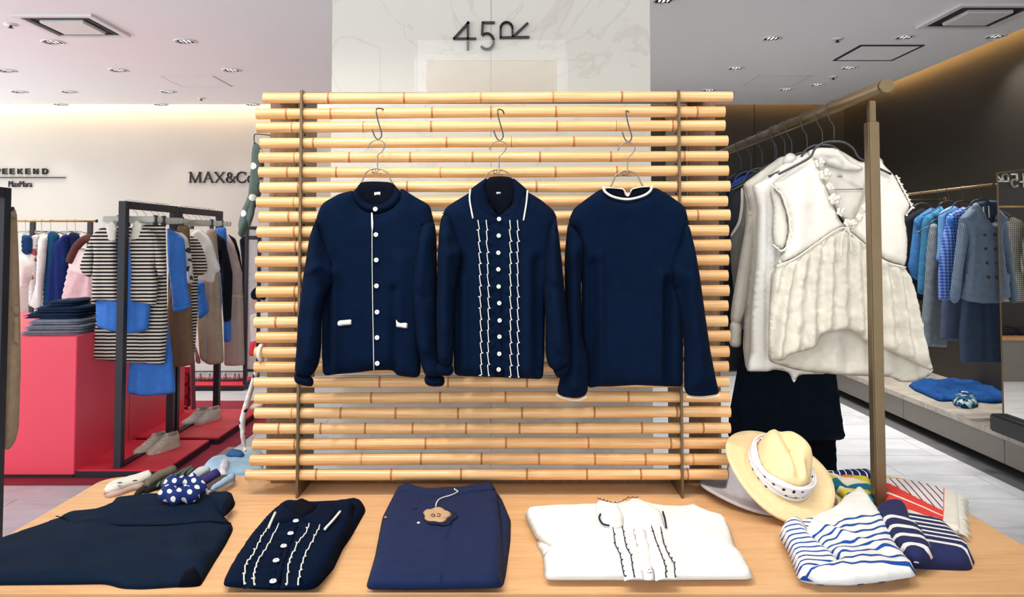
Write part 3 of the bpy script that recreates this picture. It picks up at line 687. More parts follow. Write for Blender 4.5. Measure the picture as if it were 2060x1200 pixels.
# 1 cardigan
c1 = C(590, 330, 2.61); p = at(758, 760, JY)
t = thing('navy_cardigan', 'collarless navy cardigan with white buttons and two white pocket tabs', 'cardigan', (p.x, JY, p.z))
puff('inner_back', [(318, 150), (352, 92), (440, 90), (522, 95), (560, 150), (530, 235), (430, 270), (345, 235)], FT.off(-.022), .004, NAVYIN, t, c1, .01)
body(t, c1, [(322, 135), (240, 155), (150, 206), (118, 285), (135, 400), (150, 700), (150, 1000), (158, 1112), (228, 1102), (330, 1094), (420, 1082), (530, 1080), (537, 1108), (650, 1122), (668, 1105), (672, 900), (700, 600), (738, 300), (718, 215), (640, 172), (560, 120), (562, 170), (530, 222), (460, 252), (430, 256), (375, 238), (335, 195)],
     [([(225, 560), (226, 800), (226, 1100)], .007, .012), ([(535, 650), (533, 1100)], -.006, .01), ([(575, 500), (560, 800)], .004, .02), ([(416, 255), (424, 1080)], .0015, .004), ([(448, 255), (452, 1080)], .0012, .006), ([(190, 620), (185, 1090)], -.010, .02), ([(160, 1060), (420, 1040), (660, 1070)], -.0012, .004)])
puff('collar_band', [(306, 168), (320, 135), (338, 118), (345, 160), (380, 202), (430, 216), (490, 202), (526, 155), (532, 112), (562, 140), (574, 175), (540, 228), (470, 258), (430, 262), (370, 246), (325, 208)], FT.off(.006), .017, NAVY2, t, c1, .008)
sleeve(t, c1, [(118, 285), (85, 380), (50, 600), (25, 800), (14, 1000), (6, 1100), (50, 1118), (100, 1112), (135, 1050), (148, 960), (150, 800), (178, 680), (234, 580), (205, 500), (165, 420), (142, 345)], [([(140, 400), (138, 700), (110, 1000)], .008, .018), ([(232, 575), (160, 530), (100, 560)], .006, .01), ([(60, 560), (130, 640)], -.004, .015)])
puff('cuff', [(8, 1095), (0, 1125), (12, 1152), (60, 1164), (103, 1170), (110, 1140), (100, 1112), (50, 1106)], FS, .03, NAVY2, t, c1, .008, [([(10, 1120), (100, 1150)], -.004, .006)], back=.5)
sleeve(t, c1, [(742, 300), (752, 380), (755, 600), (758, 800), (770, 1000), (795, 1112), (740, 1122), (690, 1112), (675, 1060), (650, 950), (635, 800), (622, 680), (632, 560), (655, 400), (668, 322), (700, 300)], [([(690, 400), (660, 650), (700, 950)], .007, .02), ([(630, 660), (690, 700)], -.004, .012)], 2)
puff('cuff', [(690, 1106), (686, 1130), (694, 1158), (730, 1168), (790, 1166), (797, 1140), (793, 1108), (740, 1112)], FS, .03, NAVY2, t, c1, .008, back=.5)
FB_ = FT.off(.033)
wire('placket_piping', [(414, 258), (414, 500), (418, 800), (423, 1080)], FB_, .0011, IVORY, t, c1, 0)
puff('white_facing', [(408, 250), (416, 250), (420, 320), (415, 360), (410, 330)], FB_, .002, IVORY, t, c1, .004)
buttons(t, c1, [(431, 236), (434, 370), (436, 503), (437, 639), (440, 776), (440, 910), (441, 1045)], FB_, 0)
for q in ([(226, 822), (305, 814), (307, 842), (230, 851)], [(540, 812), (546, 826), (601, 834), (599, 863), (540, 855)]): puff('pocket_tab', q, FT.off(.033), .005, IVORY, t, c1, .004, rounds=1)
puff('neck_label', [(425, 148), (456, 145), (457, 160), (426, 163)], FT.off(-.0175), .0012, WHITE, t, c1, .004, rounds=0)
for q in ([(116, 288), (128, 312), (141, 348)], [(668, 322), (690, 305), (742, 302)]): wire('shoulder_seam', q, FT.off(.03), .0013, NAVYIN, t, c1, 0)
# 2 ruffle shirt
c2 = C(850, 330, 2.61); p = at(1003, 765, JY)
def ruffle(t, cv, F, quads, n, amp, th, name='ruffle', mat=NAVY):
    """gathered strip between a left and right polyline, with n pleats down its length"""
    Lp = [Vector(q) for q in F.px(cv(quads[0]))]; Rp = [Vector(q) for q in F.px(cv(quads[1]))]
    def along(P, u):
        k = u * (len(P) - 1); i = min(int(k), len(P) - 2); return P[i].lerp(P[i + 1], k - i)
    rows = n * 6; cols = 5; vs = []; uv = []
    for j in range(rows + 1):
        u = j / rows; a, b = along(Lp, u), along(Rp, u)
        for i in range(cols + 1):
            v = i / cols; e = abs(v - .5) * 2; q = a.lerp(b, v); hh = th * (1 - .6 * e * e) + amp * math.sin(u * n * 2 * math.pi + (v - .5) * 1.6) * (.45 + .55 * e)
            vs.append(F.w(q.x, q.y, hh)); uv.append((q.x, q.y))
    mb = MB().add(vs, [(j * (cols + 1) + i, (j + 1) * (cols + 1) + i, (j + 1) * (cols + 1) + i + 1, j * (cols + 1) + i + 1) for j in range(rows) for i in range(cols)], 0, True); mb.uv = uv
    return build(name, mb, mat, t)
def zigzag(t, cv, F, line, n, jag, r, h, mat=IVORY, name='ruffle_trim'):
    P = [Vector(q) for q in F.px(cv(line))]; pts = []
    rnd = random.Random(int(line[0][0] * 7 + line[-1][1]))
    off = 0.
    for j in range(n):
        sg = rnd.choice((1, 1, 1, -1)); a_ = jag * rnd.uniform(.4, 1.)
        for fr, dx, dh in ((.02, -.3, .002), (.45, 0, 0), (.84, .35, .001), (.93, sg * 1.1, .0035), (.97, .1, .002)):
            u = min(1., (j + fr) / n); k = u * (len(P) - 1); i = min(int(k), len(P) - 2); q = P[i].lerp(P[i + 1], k - i)
            pts.append(F.w(q.x + a_ * dx, q.y, h + dh))
    return build(name, MB().tube(pts, r, 6), mat, t)
FT = VF(JY - .04); FS = VF(JY - .062)
t = thing('navy_ruffle_shirt', 'navy collared shirt with white-edged ruffle front hanging between two tops', 'shirt', (p.x, JY, p.z))
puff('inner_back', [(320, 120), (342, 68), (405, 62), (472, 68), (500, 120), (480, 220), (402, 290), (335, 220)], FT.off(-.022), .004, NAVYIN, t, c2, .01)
body(t, c2, [(300, 120), (245, 150), (130, 220), (105, 255), (130, 350), (160, 700), (165, 1105), (210, 1112), (300, 1115), (400, 1118), (500, 1125), (560, 1125), (632, 1130), (640, 1000), (645, 700), (690, 400), (707, 280), (692, 245), (620, 185), (560, 150), (500, 120), (475, 205), (402, 278), (345, 205)],
     [([(215, 600), (212, 1100)], .006, .012), ([(185, 500), (190, 1090)], -.009, .016), ([(556, 500), (558, 1110)], .006, .016), ([(600, 500), (605, 1110)], -.006, .014), ([(170, 1070), (300, 1080), (620, 1095)], -.0012, .004)])
for sh, nm in (([(342, 68), (300, 95), (250, 132), (243, 185), (264, 286), (330, 284), (402, 284), (375, 245), (345, 200), (333, 120)], 'collar_leaf'), ([(471, 68), (510, 98), (556, 140), (546, 210), (528, 300), (460, 290), (404, 284), (445, 250), (474, 200), (478, 120)], 'collar_leaf')):
    puff(nm, sh, FT.off(.012), .018, NAVY2, t, c2, .008, rounds=1)
FC2 = FT.off(.031)
for q in ([(251, 132), (248, 190), (265, 285)], [(551, 138), (545, 205), (530, 296)]): wire('collar_trim', q, FC2, .0026, IVORY, t, c2, .002)
puff('placket', [(376, 286), (430, 286), (430, 700), (430, 1118), (378, 1118), (376, 700)], FT.off(.024), .008, NAVY2, t, c2, .01)
for Lq, Rq in (([(294, 288), (298, 700), (304, 1112)], [(378, 288), (378, 700), (378, 1114)]), ([(428, 290), (430, 700), (430, 1116)], [(506, 296), (502, 700), (508, 1122)])): ruffle(t, c2, FT.off(.026), (Lq, Rq), 14, .0035, .007)
for x0, x1, x2 in ((294, 304, 308), (336, 346, 344), (460, 462, 462), (500, 500, 500)): zigzag(t, c2, FT.off(.036), [(x0, 292), (x1, 700), (x2, 1112 + (x0 > 400) * 8)], 14, .006, .0014, 0)
buttons(t, c2, [(402, 288), (400, 375), (398, 465), (398, 552), (400, 642), (403, 729), (405, 820), (404, 905), (403, 995), (400, 1077)], FT.off(.034), 0, .0062)
sleeve(t, c2, [(105, 255), (88, 330), (78, 500), (72, 800), (76, 1000), (90, 1056), (130, 1066), (160, 1056), (166, 900), (166, 700), (205, 480), (212, 455), (180, 380), (142, 268)], [([(130, 380), (125, 700), (120, 1000)], .007, .018), ([(208, 460), (150, 470)], .005, .01)], 3)
puff('cuff', [(82, 1040), (66, 1078), (74, 1104), (120, 1112), (152, 1112), (168, 1085), (160, 1050), (120, 1042)], FS, .03, NAVY2, t, c2, .008, [([(70, 1080), (160, 1070)], -.004, .006)], back=.5)
sleeve(t, c2, [(702, 275), (720, 400), (740, 600), (760, 800), (780, 1000), (776, 1050), (700, 1090), (660, 1060), (645, 990), (645, 800), (632, 620), (650, 450), (668, 325)], [([(690, 400), (690, 650), (720, 950)], .008, .02), ([(635, 620), (690, 650)], -.005, .014)], 4)
puff('cuff', [(780, 1020), (776, 1092), (740, 1112), (706, 1127), (692, 1095), (680, 1075), (730, 1050)], FS, .03, NAVY2, t, c2, .008, back=.5)
puff('neck_label', [(388, 146), (411, 146), (411, 157), (388, 157)], FT.off(-.0175), .0012, GREYFELT, t, c2, .004, rounds=0)
for q in ([(104, 256), (122, 268), (142, 292)], [(668, 325), (684, 296), (704, 276)]): wire('shoulder_seam', q, FT.off(.03), .0013, NAVYIN, t, c2, 0)
# 3 pullover
FT = VF(JY); FS = VF(JY - .022)
c3 = C(1110, 330, 2.5); p = at(1260, 775, JY)
t = thing('navy_pullover', 'plain navy pullover with braided white edge at the collar and cuffs', 'pullover', (p.x, JY, p.z))
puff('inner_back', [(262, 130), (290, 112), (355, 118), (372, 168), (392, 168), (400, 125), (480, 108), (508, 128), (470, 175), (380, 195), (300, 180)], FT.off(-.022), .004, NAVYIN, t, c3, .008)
body(t, c3, [(255, 118), (180, 170), (110, 222), (80, 295), (130, 350), (150, 600), (150, 860), (180, 1000), (180, 1130), (215, 1118), (300, 1118), (420, 1110), (530, 1115), (660, 1120), (660, 700), (640, 500), (690, 300), (672, 215), (590, 155), (512, 112), (478, 152), (380, 180), (300, 164)],
     [([(235, 450), (240, 1110)], .006, .012), ([(205, 500), (205, 1100)], -.008, .016), ([(540, 550), (540, 1110)], .007, .012), ([(575, 600), (570, 1100)], -.009, .016), ([(200, 1085), (400, 1050), (650, 1090)], -.0012, .004), ([(380, 300), (390, 1000)], -.002, .03)])
wire('collar_braid', [(258, 110), (268, 138), (310, 164), (380, 176), (450, 162), (492, 138), (506, 108)], FT.off(.026), .0038, IVORY, t, c3, 0)
F_ = FT.off(-.016)
for q in ([(266, 118), (300, 119), (340, 122), (362, 128), (374, 150)], [(396, 140), (404, 126), (440, 116), (490, 112)]): wire('back_collar_braid', q, F_, .002, IVORY, t, c3, 0)
build('back_button', disc(F_, F_.px(c3([(381, 155)]))[0], .005, 0, .004), PEARL, t)
sleeve(t, c3, [(80, 295), (65, 450), (65, 700), (70, 900), (40, 1080), (24, 1150), (60, 1170), (130, 1178), (175, 1163), (182, 1130), (190, 1000), (152, 860), (147, 600), (165, 400), (135, 340)], [([(100, 450), (110, 800), (110, 1100)], .007, .018), ([(40, 1120), (175, 1130)], -.004, .006)], 5)
sleeve(t, c3, [(690, 300), (720, 420), (745, 560), (775, 780), (800, 950), (830, 1100), (845, 1155), (760, 1168), (680, 1163), (665, 1130), (665, 900), (640, 720), (602, 570), (590, 510), (640, 420), (662, 315)], [([(690, 450), (690, 700), (740, 1050)], .008, .02), ([(600, 530), (660, 560)], .004, .012), ([(640, 620), (665, 900)], -.007, .014), ([(670, 1125), (835, 1125)], -.004, .006)], 6)
for q in ([(22, 1156), (60, 1175), (130, 1184), (176, 1168)], [(678, 1168), (760, 1174), (845, 1160)]): wire('cuff_braid', q, FS, .0022, IVORY, t, c3, .004)
for q in ([(80, 296), (105, 318), (135, 345)], [(662, 318), (676, 300), (690, 298)]): wire('shoulder_seam', q, FT.off(.03), .0013, NAVYIN, t, c3, 0)
# ------------------------------------------------------------------ goods on the oak table
def proj(P):
    d = P - CAM; fz = d.y * _cp + d.z * _sp; up = -d.y * _sp + d.z * _cp
    return VPX + FPX * d.x / fz, PPY - FPX * up / fz
def uvpx(F, fn): return lambda a, b: fn(*proj(F.w(a, b, 0)))
FTB = HF(TZ + .001)
def lay(name, pts, cv, t_, mat, parent, z=0, **k):
    k.setdefault('r', max(.02, t_ * 1.0)); k.setdefault('s', .013); k.setdefault('flat_back', True)
    return puff(name, pts, HF(TZ + .001 + z), t_, mat, parent, cv, **k)
def base_of(cv, p): q = atz(*cv([p])[0], TZ); return (q.x, q.y, TZ)
# navy tank
c9 = C(0, 900, 3.96)
t = thing('navy_tank_top', 'folded navy sleeveless sweat top lying at the left end of table', 'top', base_of(c9, (900, 800)))
lay('body', [(-420, 1100), (-380, 900), (0, 750), (200, 675), (440, 590), (560, 530), (820, 520), (870, 475), (900, 425), (1250, 392), (1450, 410), (1580, 408), (1640, 396), (1770, 420), (1800, 470), (1770, 545), (1850, 612), (1858, 655), (1800, 770), (1700, 930), (1600, 1100), (1380, 1112), (1130, 1128), (960, 1122), (850, 1085), (560, 1090), (0, 1095)], c9, .02, NAVYTANK, t,
    cr=[([(440, 590), (520, 612), (600, 652), (1000, 668), (1400, 660), (1650, 635), (1840, 650)], -.007, .008), ([(700, 720), (1200, 900), (1600, 950)], .007, .05), ([(1500, 760), (1530, 960)], .008, .03), ([(880, 520), (1100, 580), (1600, 520)], .006, .03), ([(200, 850), (900, 800)], .004, .06)], r=.03, wr=.005, wrs=6)
wire('yoke_seam', [(446, 592), (520, 614), (600, 652), (1000, 668), (1400, 660), (1650, 635), (1840, 650)], HF(TZ), .0016, NAVYIN, t, c9, .0165)
lay('shoulder_strap', [(1640, 400), (1770, 416), (1835, 404), (1876, 428), (1868, 470), (1795, 546), (1740, 560), (1650, 480)], c9, .03, NAVYTANK, t, r=.02)
lay('armhole_facing', [(1765, 530), (1790, 460), (1835, 425), (1866, 432), (1862, 468), (1795, 540)], c9, .008, NAVYIN, t, .026, r=.01, s=.008)
lay('hem_opening', [(1370, 1115), (1430, 1075), (1500, 1035), (1590, 1012), (1622, 1035), (1606, 1105)], c9, .028, NAVYIN, t, r=.012)
# scrunchie
c14 = C(190, 920, 5.886); p = atz(361, 1012, TZ + .022); n1, n2 = 40, 14; mb = MB(); vs = []; uv = []
for i in range(n1):
    a = 2 * math.pi * i / n1; rr = .034 + .004 * math.sin(7 * a); zz = .028 + .004 * math.sin(5 * a + 1) + (.012 if math.sin(a) > .3 else 0)
    for j in range(n2):
        b = 2 * math.pi * j / n2; r2 = .021 * (1 + .16 * math.sin(9 * a + 2 * b) + .1 * math.sin(17 * a))
        vs.append((p.x + (rr + r2 * math.cos(b)) * math.cos(a) * 1.12, p.y + .02 + (rr + r2 * math.cos(b)) * math.sin(a), TZ + .021 + zz + r2 * 1.1 * math.sin(b))); uv.append((a * .05, b * .021))
mb.add(vs, [(i * n2 + j, ((i + 1) % n1) * n2 + j, ((i + 1) % n1) * n2 + (j + 1) % n2, i * n2 + (j + 1) % n2) for i in range(n1) for j in range(n2)], 0, True)
# keep uv continuous enough for polka dots
mb.uv = [(v[0] * 1.2 + v[1] * .2, v[2] + v[1] * .9) for v in vs]
tag(build('scrunchie', mb, DOTNAVY, None, (p.x, p.y, TZ + .02)), 'navy polka-dot scrunchie resting on the navy sleeveless top', 'scrunchie')
# folded cloths behind it
def fold(label, top, side, mtop, mside, z, h, mat3=None):
    h *= .8
    t = thing('folded_handkerchief', label, 'handkerchief', base_of(c14, top[0]), 'folded handkerchiefs in a fanned row')
    lay('bottom_fold', side, c14, h * .55, mside, t, z, s=.008, r=.012)
    lay('top_fold', top, c14, h * .6, mtop, t, z + h * .5, s=.008, r=.014, wr=.004, wrs=22)
fold('cream handkerchief with dark dots at the left of the fanned row', [(95, 385), (200, 310), (520, 225), (640, 170), (690, 195), (690, 240), (560, 300), (440, 330), (280, 390), (140, 420)], [(110, 450), (280, 400), (520, 330), (690, 230), (700, 260), (560, 370), (440, 395), (280, 455), (140, 478)], OFFW, cloth('dusty_pink', (206, 172, 160)), 0, .03)
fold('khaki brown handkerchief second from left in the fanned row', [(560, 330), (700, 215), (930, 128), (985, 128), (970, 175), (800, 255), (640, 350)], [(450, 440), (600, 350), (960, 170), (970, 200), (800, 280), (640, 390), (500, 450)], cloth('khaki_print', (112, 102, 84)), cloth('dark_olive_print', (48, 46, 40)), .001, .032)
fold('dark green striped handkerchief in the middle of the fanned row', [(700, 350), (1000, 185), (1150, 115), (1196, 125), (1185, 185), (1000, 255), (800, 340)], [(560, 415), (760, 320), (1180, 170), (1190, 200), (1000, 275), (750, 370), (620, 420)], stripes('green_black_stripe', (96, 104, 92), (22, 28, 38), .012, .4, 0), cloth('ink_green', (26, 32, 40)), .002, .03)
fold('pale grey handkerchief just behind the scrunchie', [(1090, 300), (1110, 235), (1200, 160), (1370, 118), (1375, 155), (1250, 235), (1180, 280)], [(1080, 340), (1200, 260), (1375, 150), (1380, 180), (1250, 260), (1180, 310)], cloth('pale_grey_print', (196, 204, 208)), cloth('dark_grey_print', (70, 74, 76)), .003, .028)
fold('purple and navy handkerchief right of the scrunchie', [(1165, 320), (1350, 200), (1480, 160), (1500, 195), (1430, 260), (1260, 340)], [(1170, 350), (1380, 260), (1500, 190), (1500, 230), (1420, 295), (1260, 370)], cloth('purple_navy', (54, 48, 106)), cloth('plum', (76, 38, 66)), .001, .03)
fold('brown handkerchief with white edge near the right of the row', [(1240, 385), (1480, 228), (1600, 218), (1585, 285), (1360, 385)], [(1225, 420), (1400, 370), (1600, 270), (1590, 310), (1370, 415), (1250, 440)], cloth('cocoa', (92, 72, 68)), cloth('cocoa_edge', (206, 200, 198)), 0, .018)
fold('pale blue handkerchief at the right end of the row', [(1350, 385), (1560, 245), (1650, 188), (1672, 210), (1668, 250), (1400, 400)], [(1355, 420), (1500, 350), (1668, 240), (1675, 285), (1650, 310), (1400, 435)], cloth('pale_blue_print', (166, 194, 220)), cloth('white_blue_edge', (206, 216, 230)), .012, .03)
mb = MB()
for q in ((300, 300), (480, 275)):
    p = atz(*c14([q])[0], TZ + .034); mb.ball((p.x, p.y, p.z + .001), .008, .006, .0015, 10)
build('printed_dot', mb, CHAR, [o for o in bpy.data.objects if o.name == 'folded_handkerchief'][0])
# folded ruffle shirt
c10 = C(430, 960, 3.27)
t = thing('folded_navy_ruffle_shirt', 'folded navy ruffle shirt with white buttons lying on the table', 'shirt', base_of(c10, (500, 560)))
lay('lower_layer', [(60, 700), (105, 600), (235, 400), (345, 275), (440, 215), (600, 200), (780, 190), (930, 160), (990, 182), (1000, 222), (905, 390), (850, 470), (790, 600), (690, 715), (640, 742), (340, 738), (75, 716)], c10, .02, NAVY2, t, s=.01)
ST = .022
lay('body', [(60, 690), (105, 595), (235, 400), (335, 280), (430, 200), (480, 175), (640, 190), (780, 185), (910, 165), (930, 190), (900, 330), (830, 450), (770, 590), (680, 712), (640, 735), (340, 732), (70, 712)], c10, .02, NAVY, t, ST, r=.02, cr=[([(700, 300), (600, 700)], .004, .02), ([(330, 300), (180, 660)], .003, .02)], wr=.003)
lay('collar_leaf', [(425, 205), (395, 262), (352, 355), (430, 325), (560, 290), (505, 225), (470, 168)], c10, .014, NAVY2, t, ST + .016, s=.008)
lay('collar_leaf', [(560, 292), (640, 320), (735, 368), (800, 290), (835, 245), (780, 190), (690, 185), (640, 250)], c10, .014, NAVY2, t, ST + .016, s=.008)
lay('inner_neck', [(480, 200), (540, 160), (590, 148), (650, 178), (700, 200), (640, 260), (560, 285), (510, 230)], c10, .012, NAVYIN, t, ST + .014, s=.008)
FR = HF(TZ + ST + .019)
for q in ([(405, 255), (382, 305), (360, 355)], [(832, 247), (785, 305), (730, 365)]): wire('collar_trim', q, FR, .0034, IVORY, t, c10, .010)
puff('placket', [(515, 310), (570, 310), (500, 480), (430, 728), (370, 728), (425, 560)], FR, .006, NAVY2, t, c10, .01, flat_back=True)
ruffle(t, c10, FR, ([(360, 330), (250, 540), (195, 735)], [(515, 310), (430, 540), (375, 735)]), 7, .0035, .006)
ruffle(t, c10, FR, ([(570, 310), (500, 500), (435, 735)], [(700, 335), (620, 520), (555, 738)]), 7, .0035, .006)
for q in ([(350, 360), (310, 420), (260, 530), (210, 590), (195, 735)], [(430, 325), (350, 480), (290, 570), (265, 650), (265, 740)], [(630, 325), (605, 390), (560, 440), (510, 540), (490, 600), (480, 740)], [(700, 335), (660, 420), (600, 530), (570, 630), (550, 740)]): zigzag(t, c10, FR, q, 9, .0045, .0016, .008)
buttons(t, c10, [(540, 305), (505, 388), (460, 472), (410, 568), (390, 706)], FR, .007, .0075)
puff('neck_label', [(585, 222), (612, 216), (610, 226), (588, 236)], FR, .001, WHITE, t, c10, .004, flat_back=True)
# folded trousers
t = thing('folded_navy_trousers', 'folded navy trousers with a brown flower tag on the table', 'trousers', base_of(c10, (1480, 500)))
lay('lower_leg', [(1000, 735), (1070, 520), (1120, 270), (1210, 110), (1700, 90), (1890, 130), (1955, 285), (1952, 420), (1922, 640), (1902, 725), (1300, 738)], c10, .022, NAVYTROU, t)
lay('upper_leg', [(998, 730), (1060, 520), (1110, 260), (1195, 92), (1260, 70), (1330, 84), (1400, 105), (1590, 102), (1700, 76), (1845, 55), (1870, 120), (1895, 300), (1900, 520), (1895, 722), (1300, 733)], c10, .022, NAVYTROU, t, .022, cr=[([(1600, 130), (1555, 300), (1510, 450), (1485, 690)], .003, .006), ([(1330, 100), (1310, 200), (1330, 260)], -.002, .004), ([(1110, 260), (1330, 270)], -.002, .005)], wr=.0025)
lay('waistband', [(1200, 92), (1260, 70), (1330, 84), (1400, 105), (1590, 102), (1700, 76), (1845, 55), (1850, 85), (1700, 108), (1590, 135), (1400, 138), (1330, 116), (1260, 102), (1190, 122)], c10, .008, NAVYTROU, t, .04, s=.008, r=.006)
lay('belt_loop', [(1345, 98), (1358, 100), (1320, 200), (1305, 198)], c10, .005, NAVYTROU, t, .042, s=.005, r=.004)
FR = HF(TZ + .046)
for q in ([(1600, 130), (1555, 300), (1515, 450), (1490, 690)], [(1290, 190), (1330, 205), (1355, 135)], [(1590, 200), (1560, 320)]): wire('stitch_seam', q, FR, .0012, NAVYTRIM, t, c10, -.001)
for q, m in (((1130, 258), WOODH), ((1347, 295), PEARL)): build('rivet', disc(FR, FR.px(c10([q]))[0], .004, -.002, .003), m, t)
def flower(cx, cy, rx, ry, n=6): return [(cx + rx * math.cos(q) * (.82 + .22 * abs(math.cos(2.5 * q + .3))), cy + ry * math.sin(q) * (.82 + .22 * abs(math.cos(2.5 * q + .3)))) for q in [2 * math.pi * k / 48 for k in range(48)]]
tg = thing('flower_swing_tag', 'tan flower-shaped swing tag on a cream string over the trousers', 'tag', base_of(c10, (1470, 245)))
puff('backing_card', flower(1490, 258, 112, 60), HF(TZ + .047), .002, NAVYTRIM, tg, c10, .006, rounds=1, flat_back=True)
puff('flower_card', flower(1468, 245, 95, 50), HF(TZ + .050), .003, cloth('tan_card', (196, 160, 120)), tg, c10, .006, rounds=1, flat_back=True)
for q in ([(1430, 250), (1438, 240), (1452, 242), (1450, 255), (1436, 254)], [(1470, 236), (1488, 240), (1486, 254), (1468, 252)]): wire('printed_mark', q, HF(TZ + .0535), .0012, BLKP, tg, c10, 0)
wire('string', [(1460, 195), (1470, 165), (1495, 142), (1560, 122), (1598, 104), (1605, 96), (1585, 84), (1583, 78)], HF(TZ + .051), .0016, IVORY, tg, c10, .003)
# folded white shirt
c11 = C(1020, 960, 3.815)
t = thing('folded_white_ruffle_shirt', 'folded white ruffle shirt with navy edging lying on the table', 'shirt', base_of(c11, (1050, 600)))
lay('lower_layer', [(210, 500), (280, 480), (1700, 460), (1790, 640), (1888, 760), (1890, 784), (1200, 788), (290, 788), (270, 600)], c11, .018, WHITE, t)
lay('body', [(130, 285), (152, 266), (380, 245), (660, 238), (800, 225), (1060, 215), (1130, 240), (1380, 256), (1440, 222), (1482, 266), (1600, 310), (1680, 325), (1712, 400), (1760, 570), (1830, 640), (1888, 745), (1893, 778), (1300, 782), (290, 782), (272, 605), (345, 548), (222, 466)], c11, .02, WHITE, t, .016, wr=.004, cr=[([(350, 545), (640, 480)], .004, .03), ([(1300, 330), (1700, 600)], .004, .04)])
FR = HF(TZ + .034)
for sh in ([(690, 190), (665, 235), (706, 330), (720, 380), (780, 400), (900, 400), (900, 300), (860, 225), (740, 202)], [(930, 185), (1010, 182), (1065, 202), (1195, 285), (1228, 418), (1110, 395), (1010, 340), (880, 225)]): puff('collar_leaf', sh, FR, .014, WHITE, t, c11, .01, flat_back=True, r=.02)
for q in ([(718, 308), (707, 340), (735, 384), (785, 398)], [(1196, 290), (1212, 350), (1222, 415)]): wire('collar_trim', q, FR, .0024, NAVYTRIM, t, c11, .010)
puff('placket', [(960, 390), (1060, 390), (1110, 560), (1140, 790), (1040, 790), (1000, 600)], FR, .006, WHITE, t, c11, .01, flat_back=True)
ruffle(t, c11, FR, ([(812, 405), (870, 620), (900, 795)], [(965, 395), (1010, 620), (1045, 795)]), 7, .0035, .006, mat=WHITE)
ruffle(t, c11, FR, ([(1060, 395), (1110, 600), (1140, 795)], [(1185, 400), (1250, 620), (1292, 795)]), 7, .0035, .006, mat=WHITE)
for q in ([(815, 410), (830, 540), (870, 620), (885, 720), (905, 796)], [(885, 402), (900, 480), (915, 560), (950, 620), (965, 720), (980, 800)], [(1110, 400), (1140, 500), (1190, 630), (1220, 720), (1218, 800)], [(1180, 405), (1200, 520), (1240, 620), (1285, 690), (1290, 800)]): zigzag(t, c11, FR, q, 8, .003, .0013, .008, NAVYTRIM)
zigzag(t, c11, FR, [(690, 186), (740, 202), (800, 222), (860, 222), (930, 182), (1005, 180)], 10, .003, .001, .010, NAVYTRIM, 'collar_edging')
for q in ((1090, 745),): buttons(t, c11, [q], FR, .008, .006)
# striped tees
c12 = C(1420, 860, 3.219)
def inv12(x, y): return (x - 1420) * 3.219, (y - 860) * 3.219
def uA(x, y):
    x, y = inv12(x, y); s = (x - 650) / 600.
    wob = (9 if y < 850 else 3) * math.sin(x * .022 + y * .01) + 6 * math.sin(x * .05 + 1) * math.exp(-((x - 850) / 220) ** 2)
    v = (y + wob - (724 * (1 - s) + 545 * s)) / max(18, (29 * (1 - s) + 52 * s)); return (0, .88 - min(7.6, max(-.4, v)))
def uB(x, y): x, y = inv12(x, y); return (0, 40.88 - (y - 735 - .08 * (x - 560)) / 27.)
t = thing('white_blue_striped_tee', 'folded white long-sleeve tee with blue stripes at the table right', 'shirt', base_of(c12, (950, 800)))
F1 = HF(TZ + .001); F2 = HF(TZ + .02); F3 = HF(TZ + .012)
lay('lower_layer', [(480, 700), (560, 640), (720, 600), (900, 470), (1010, 430), (1090, 540), (1240, 800), (1358, 940), (1200, 992), (940, 1022), (720, 1018), (597, 992), (578, 930), (525, 790)], c12, .022, BRETON, t, uv=uvpx(F1, uB))
lay('sleeve_fold', [(475, 690), (490, 660), (560, 630), (640, 640), (700, 760), (860, 900), (900, 960), (720, 1000), (597, 985), (578, 925), (525, 790), (482, 722)], c12, .03, BRETON, t, .018, r=.03, s=.01, uv=uvpx(F2, uB), cr=[([(560, 660), (680, 800), (850, 930)], .006, .02)])
lay('body', [(620, 725), (680, 620), (720, 592), (830, 545), (872, 482), (930, 456), (970, 416), (1000, 412), (1040, 440), (1090, 520), (1160, 600), (1250, 800), (1360, 928), (1360, 962), (1200, 988), (940, 1016), (720, 1008), (620, 950), (860, 900), (700, 770)], c12, .028, BRETON, t, .026, r=.03, s=.01, uv=uvpx(F2.off(.02), uA), wr=.006, wrs=12, cr=[([(700, 690), (900, 760), (1150, 840)], .010, .02), ([(760, 830), (1000, 780), (1200, 900)], -.006, .02), ([(900, 600), (1050, 500)], .008, .03)])
t = thing('navy_white_striped_tee', 'folded navy tee with white stripes behind the blue-striped tee', 'shirt', base_of(c12, (1450, 800)))
def uC(x, y): x, y = inv12(x, y); k = y - 628 - .13 * (x - 1250); return (0, 30.62 - max(-30, k) / 52.)
def uD(x, y): x, y = inv12(x, y); k = min(134, y - 655 - .17 * (x - 1400)); return (0, 30.62 - (k / 26. if k < 80 else 80 / 26. + (k - 80) / 38.))
lay('body', [(1180, 620), (1340, 640), (1560, 680), (1600, 720), (1690, 810), (1745, 850), (1738, 880), (1720, 925), (1500, 918), (1350, 912), (1200, 880)], c12, .045, BRETON2, t, 0, r=.03, uv=uvpx(HF(TZ + .03), uD))
lay('sleeve_fold', [(1090, 560), (1120, 525), (1200, 508), (1300, 520), (1340, 640), (1405, 682), (1470, 800), (1472, 850), (1380, 882), (1300, 860), (1200, 760)], c12, .03, BRETON2, t, .034, r=.03, s=.01, uv=uvpx(HF(TZ + .05), uC), wr=.004, wrs=12)
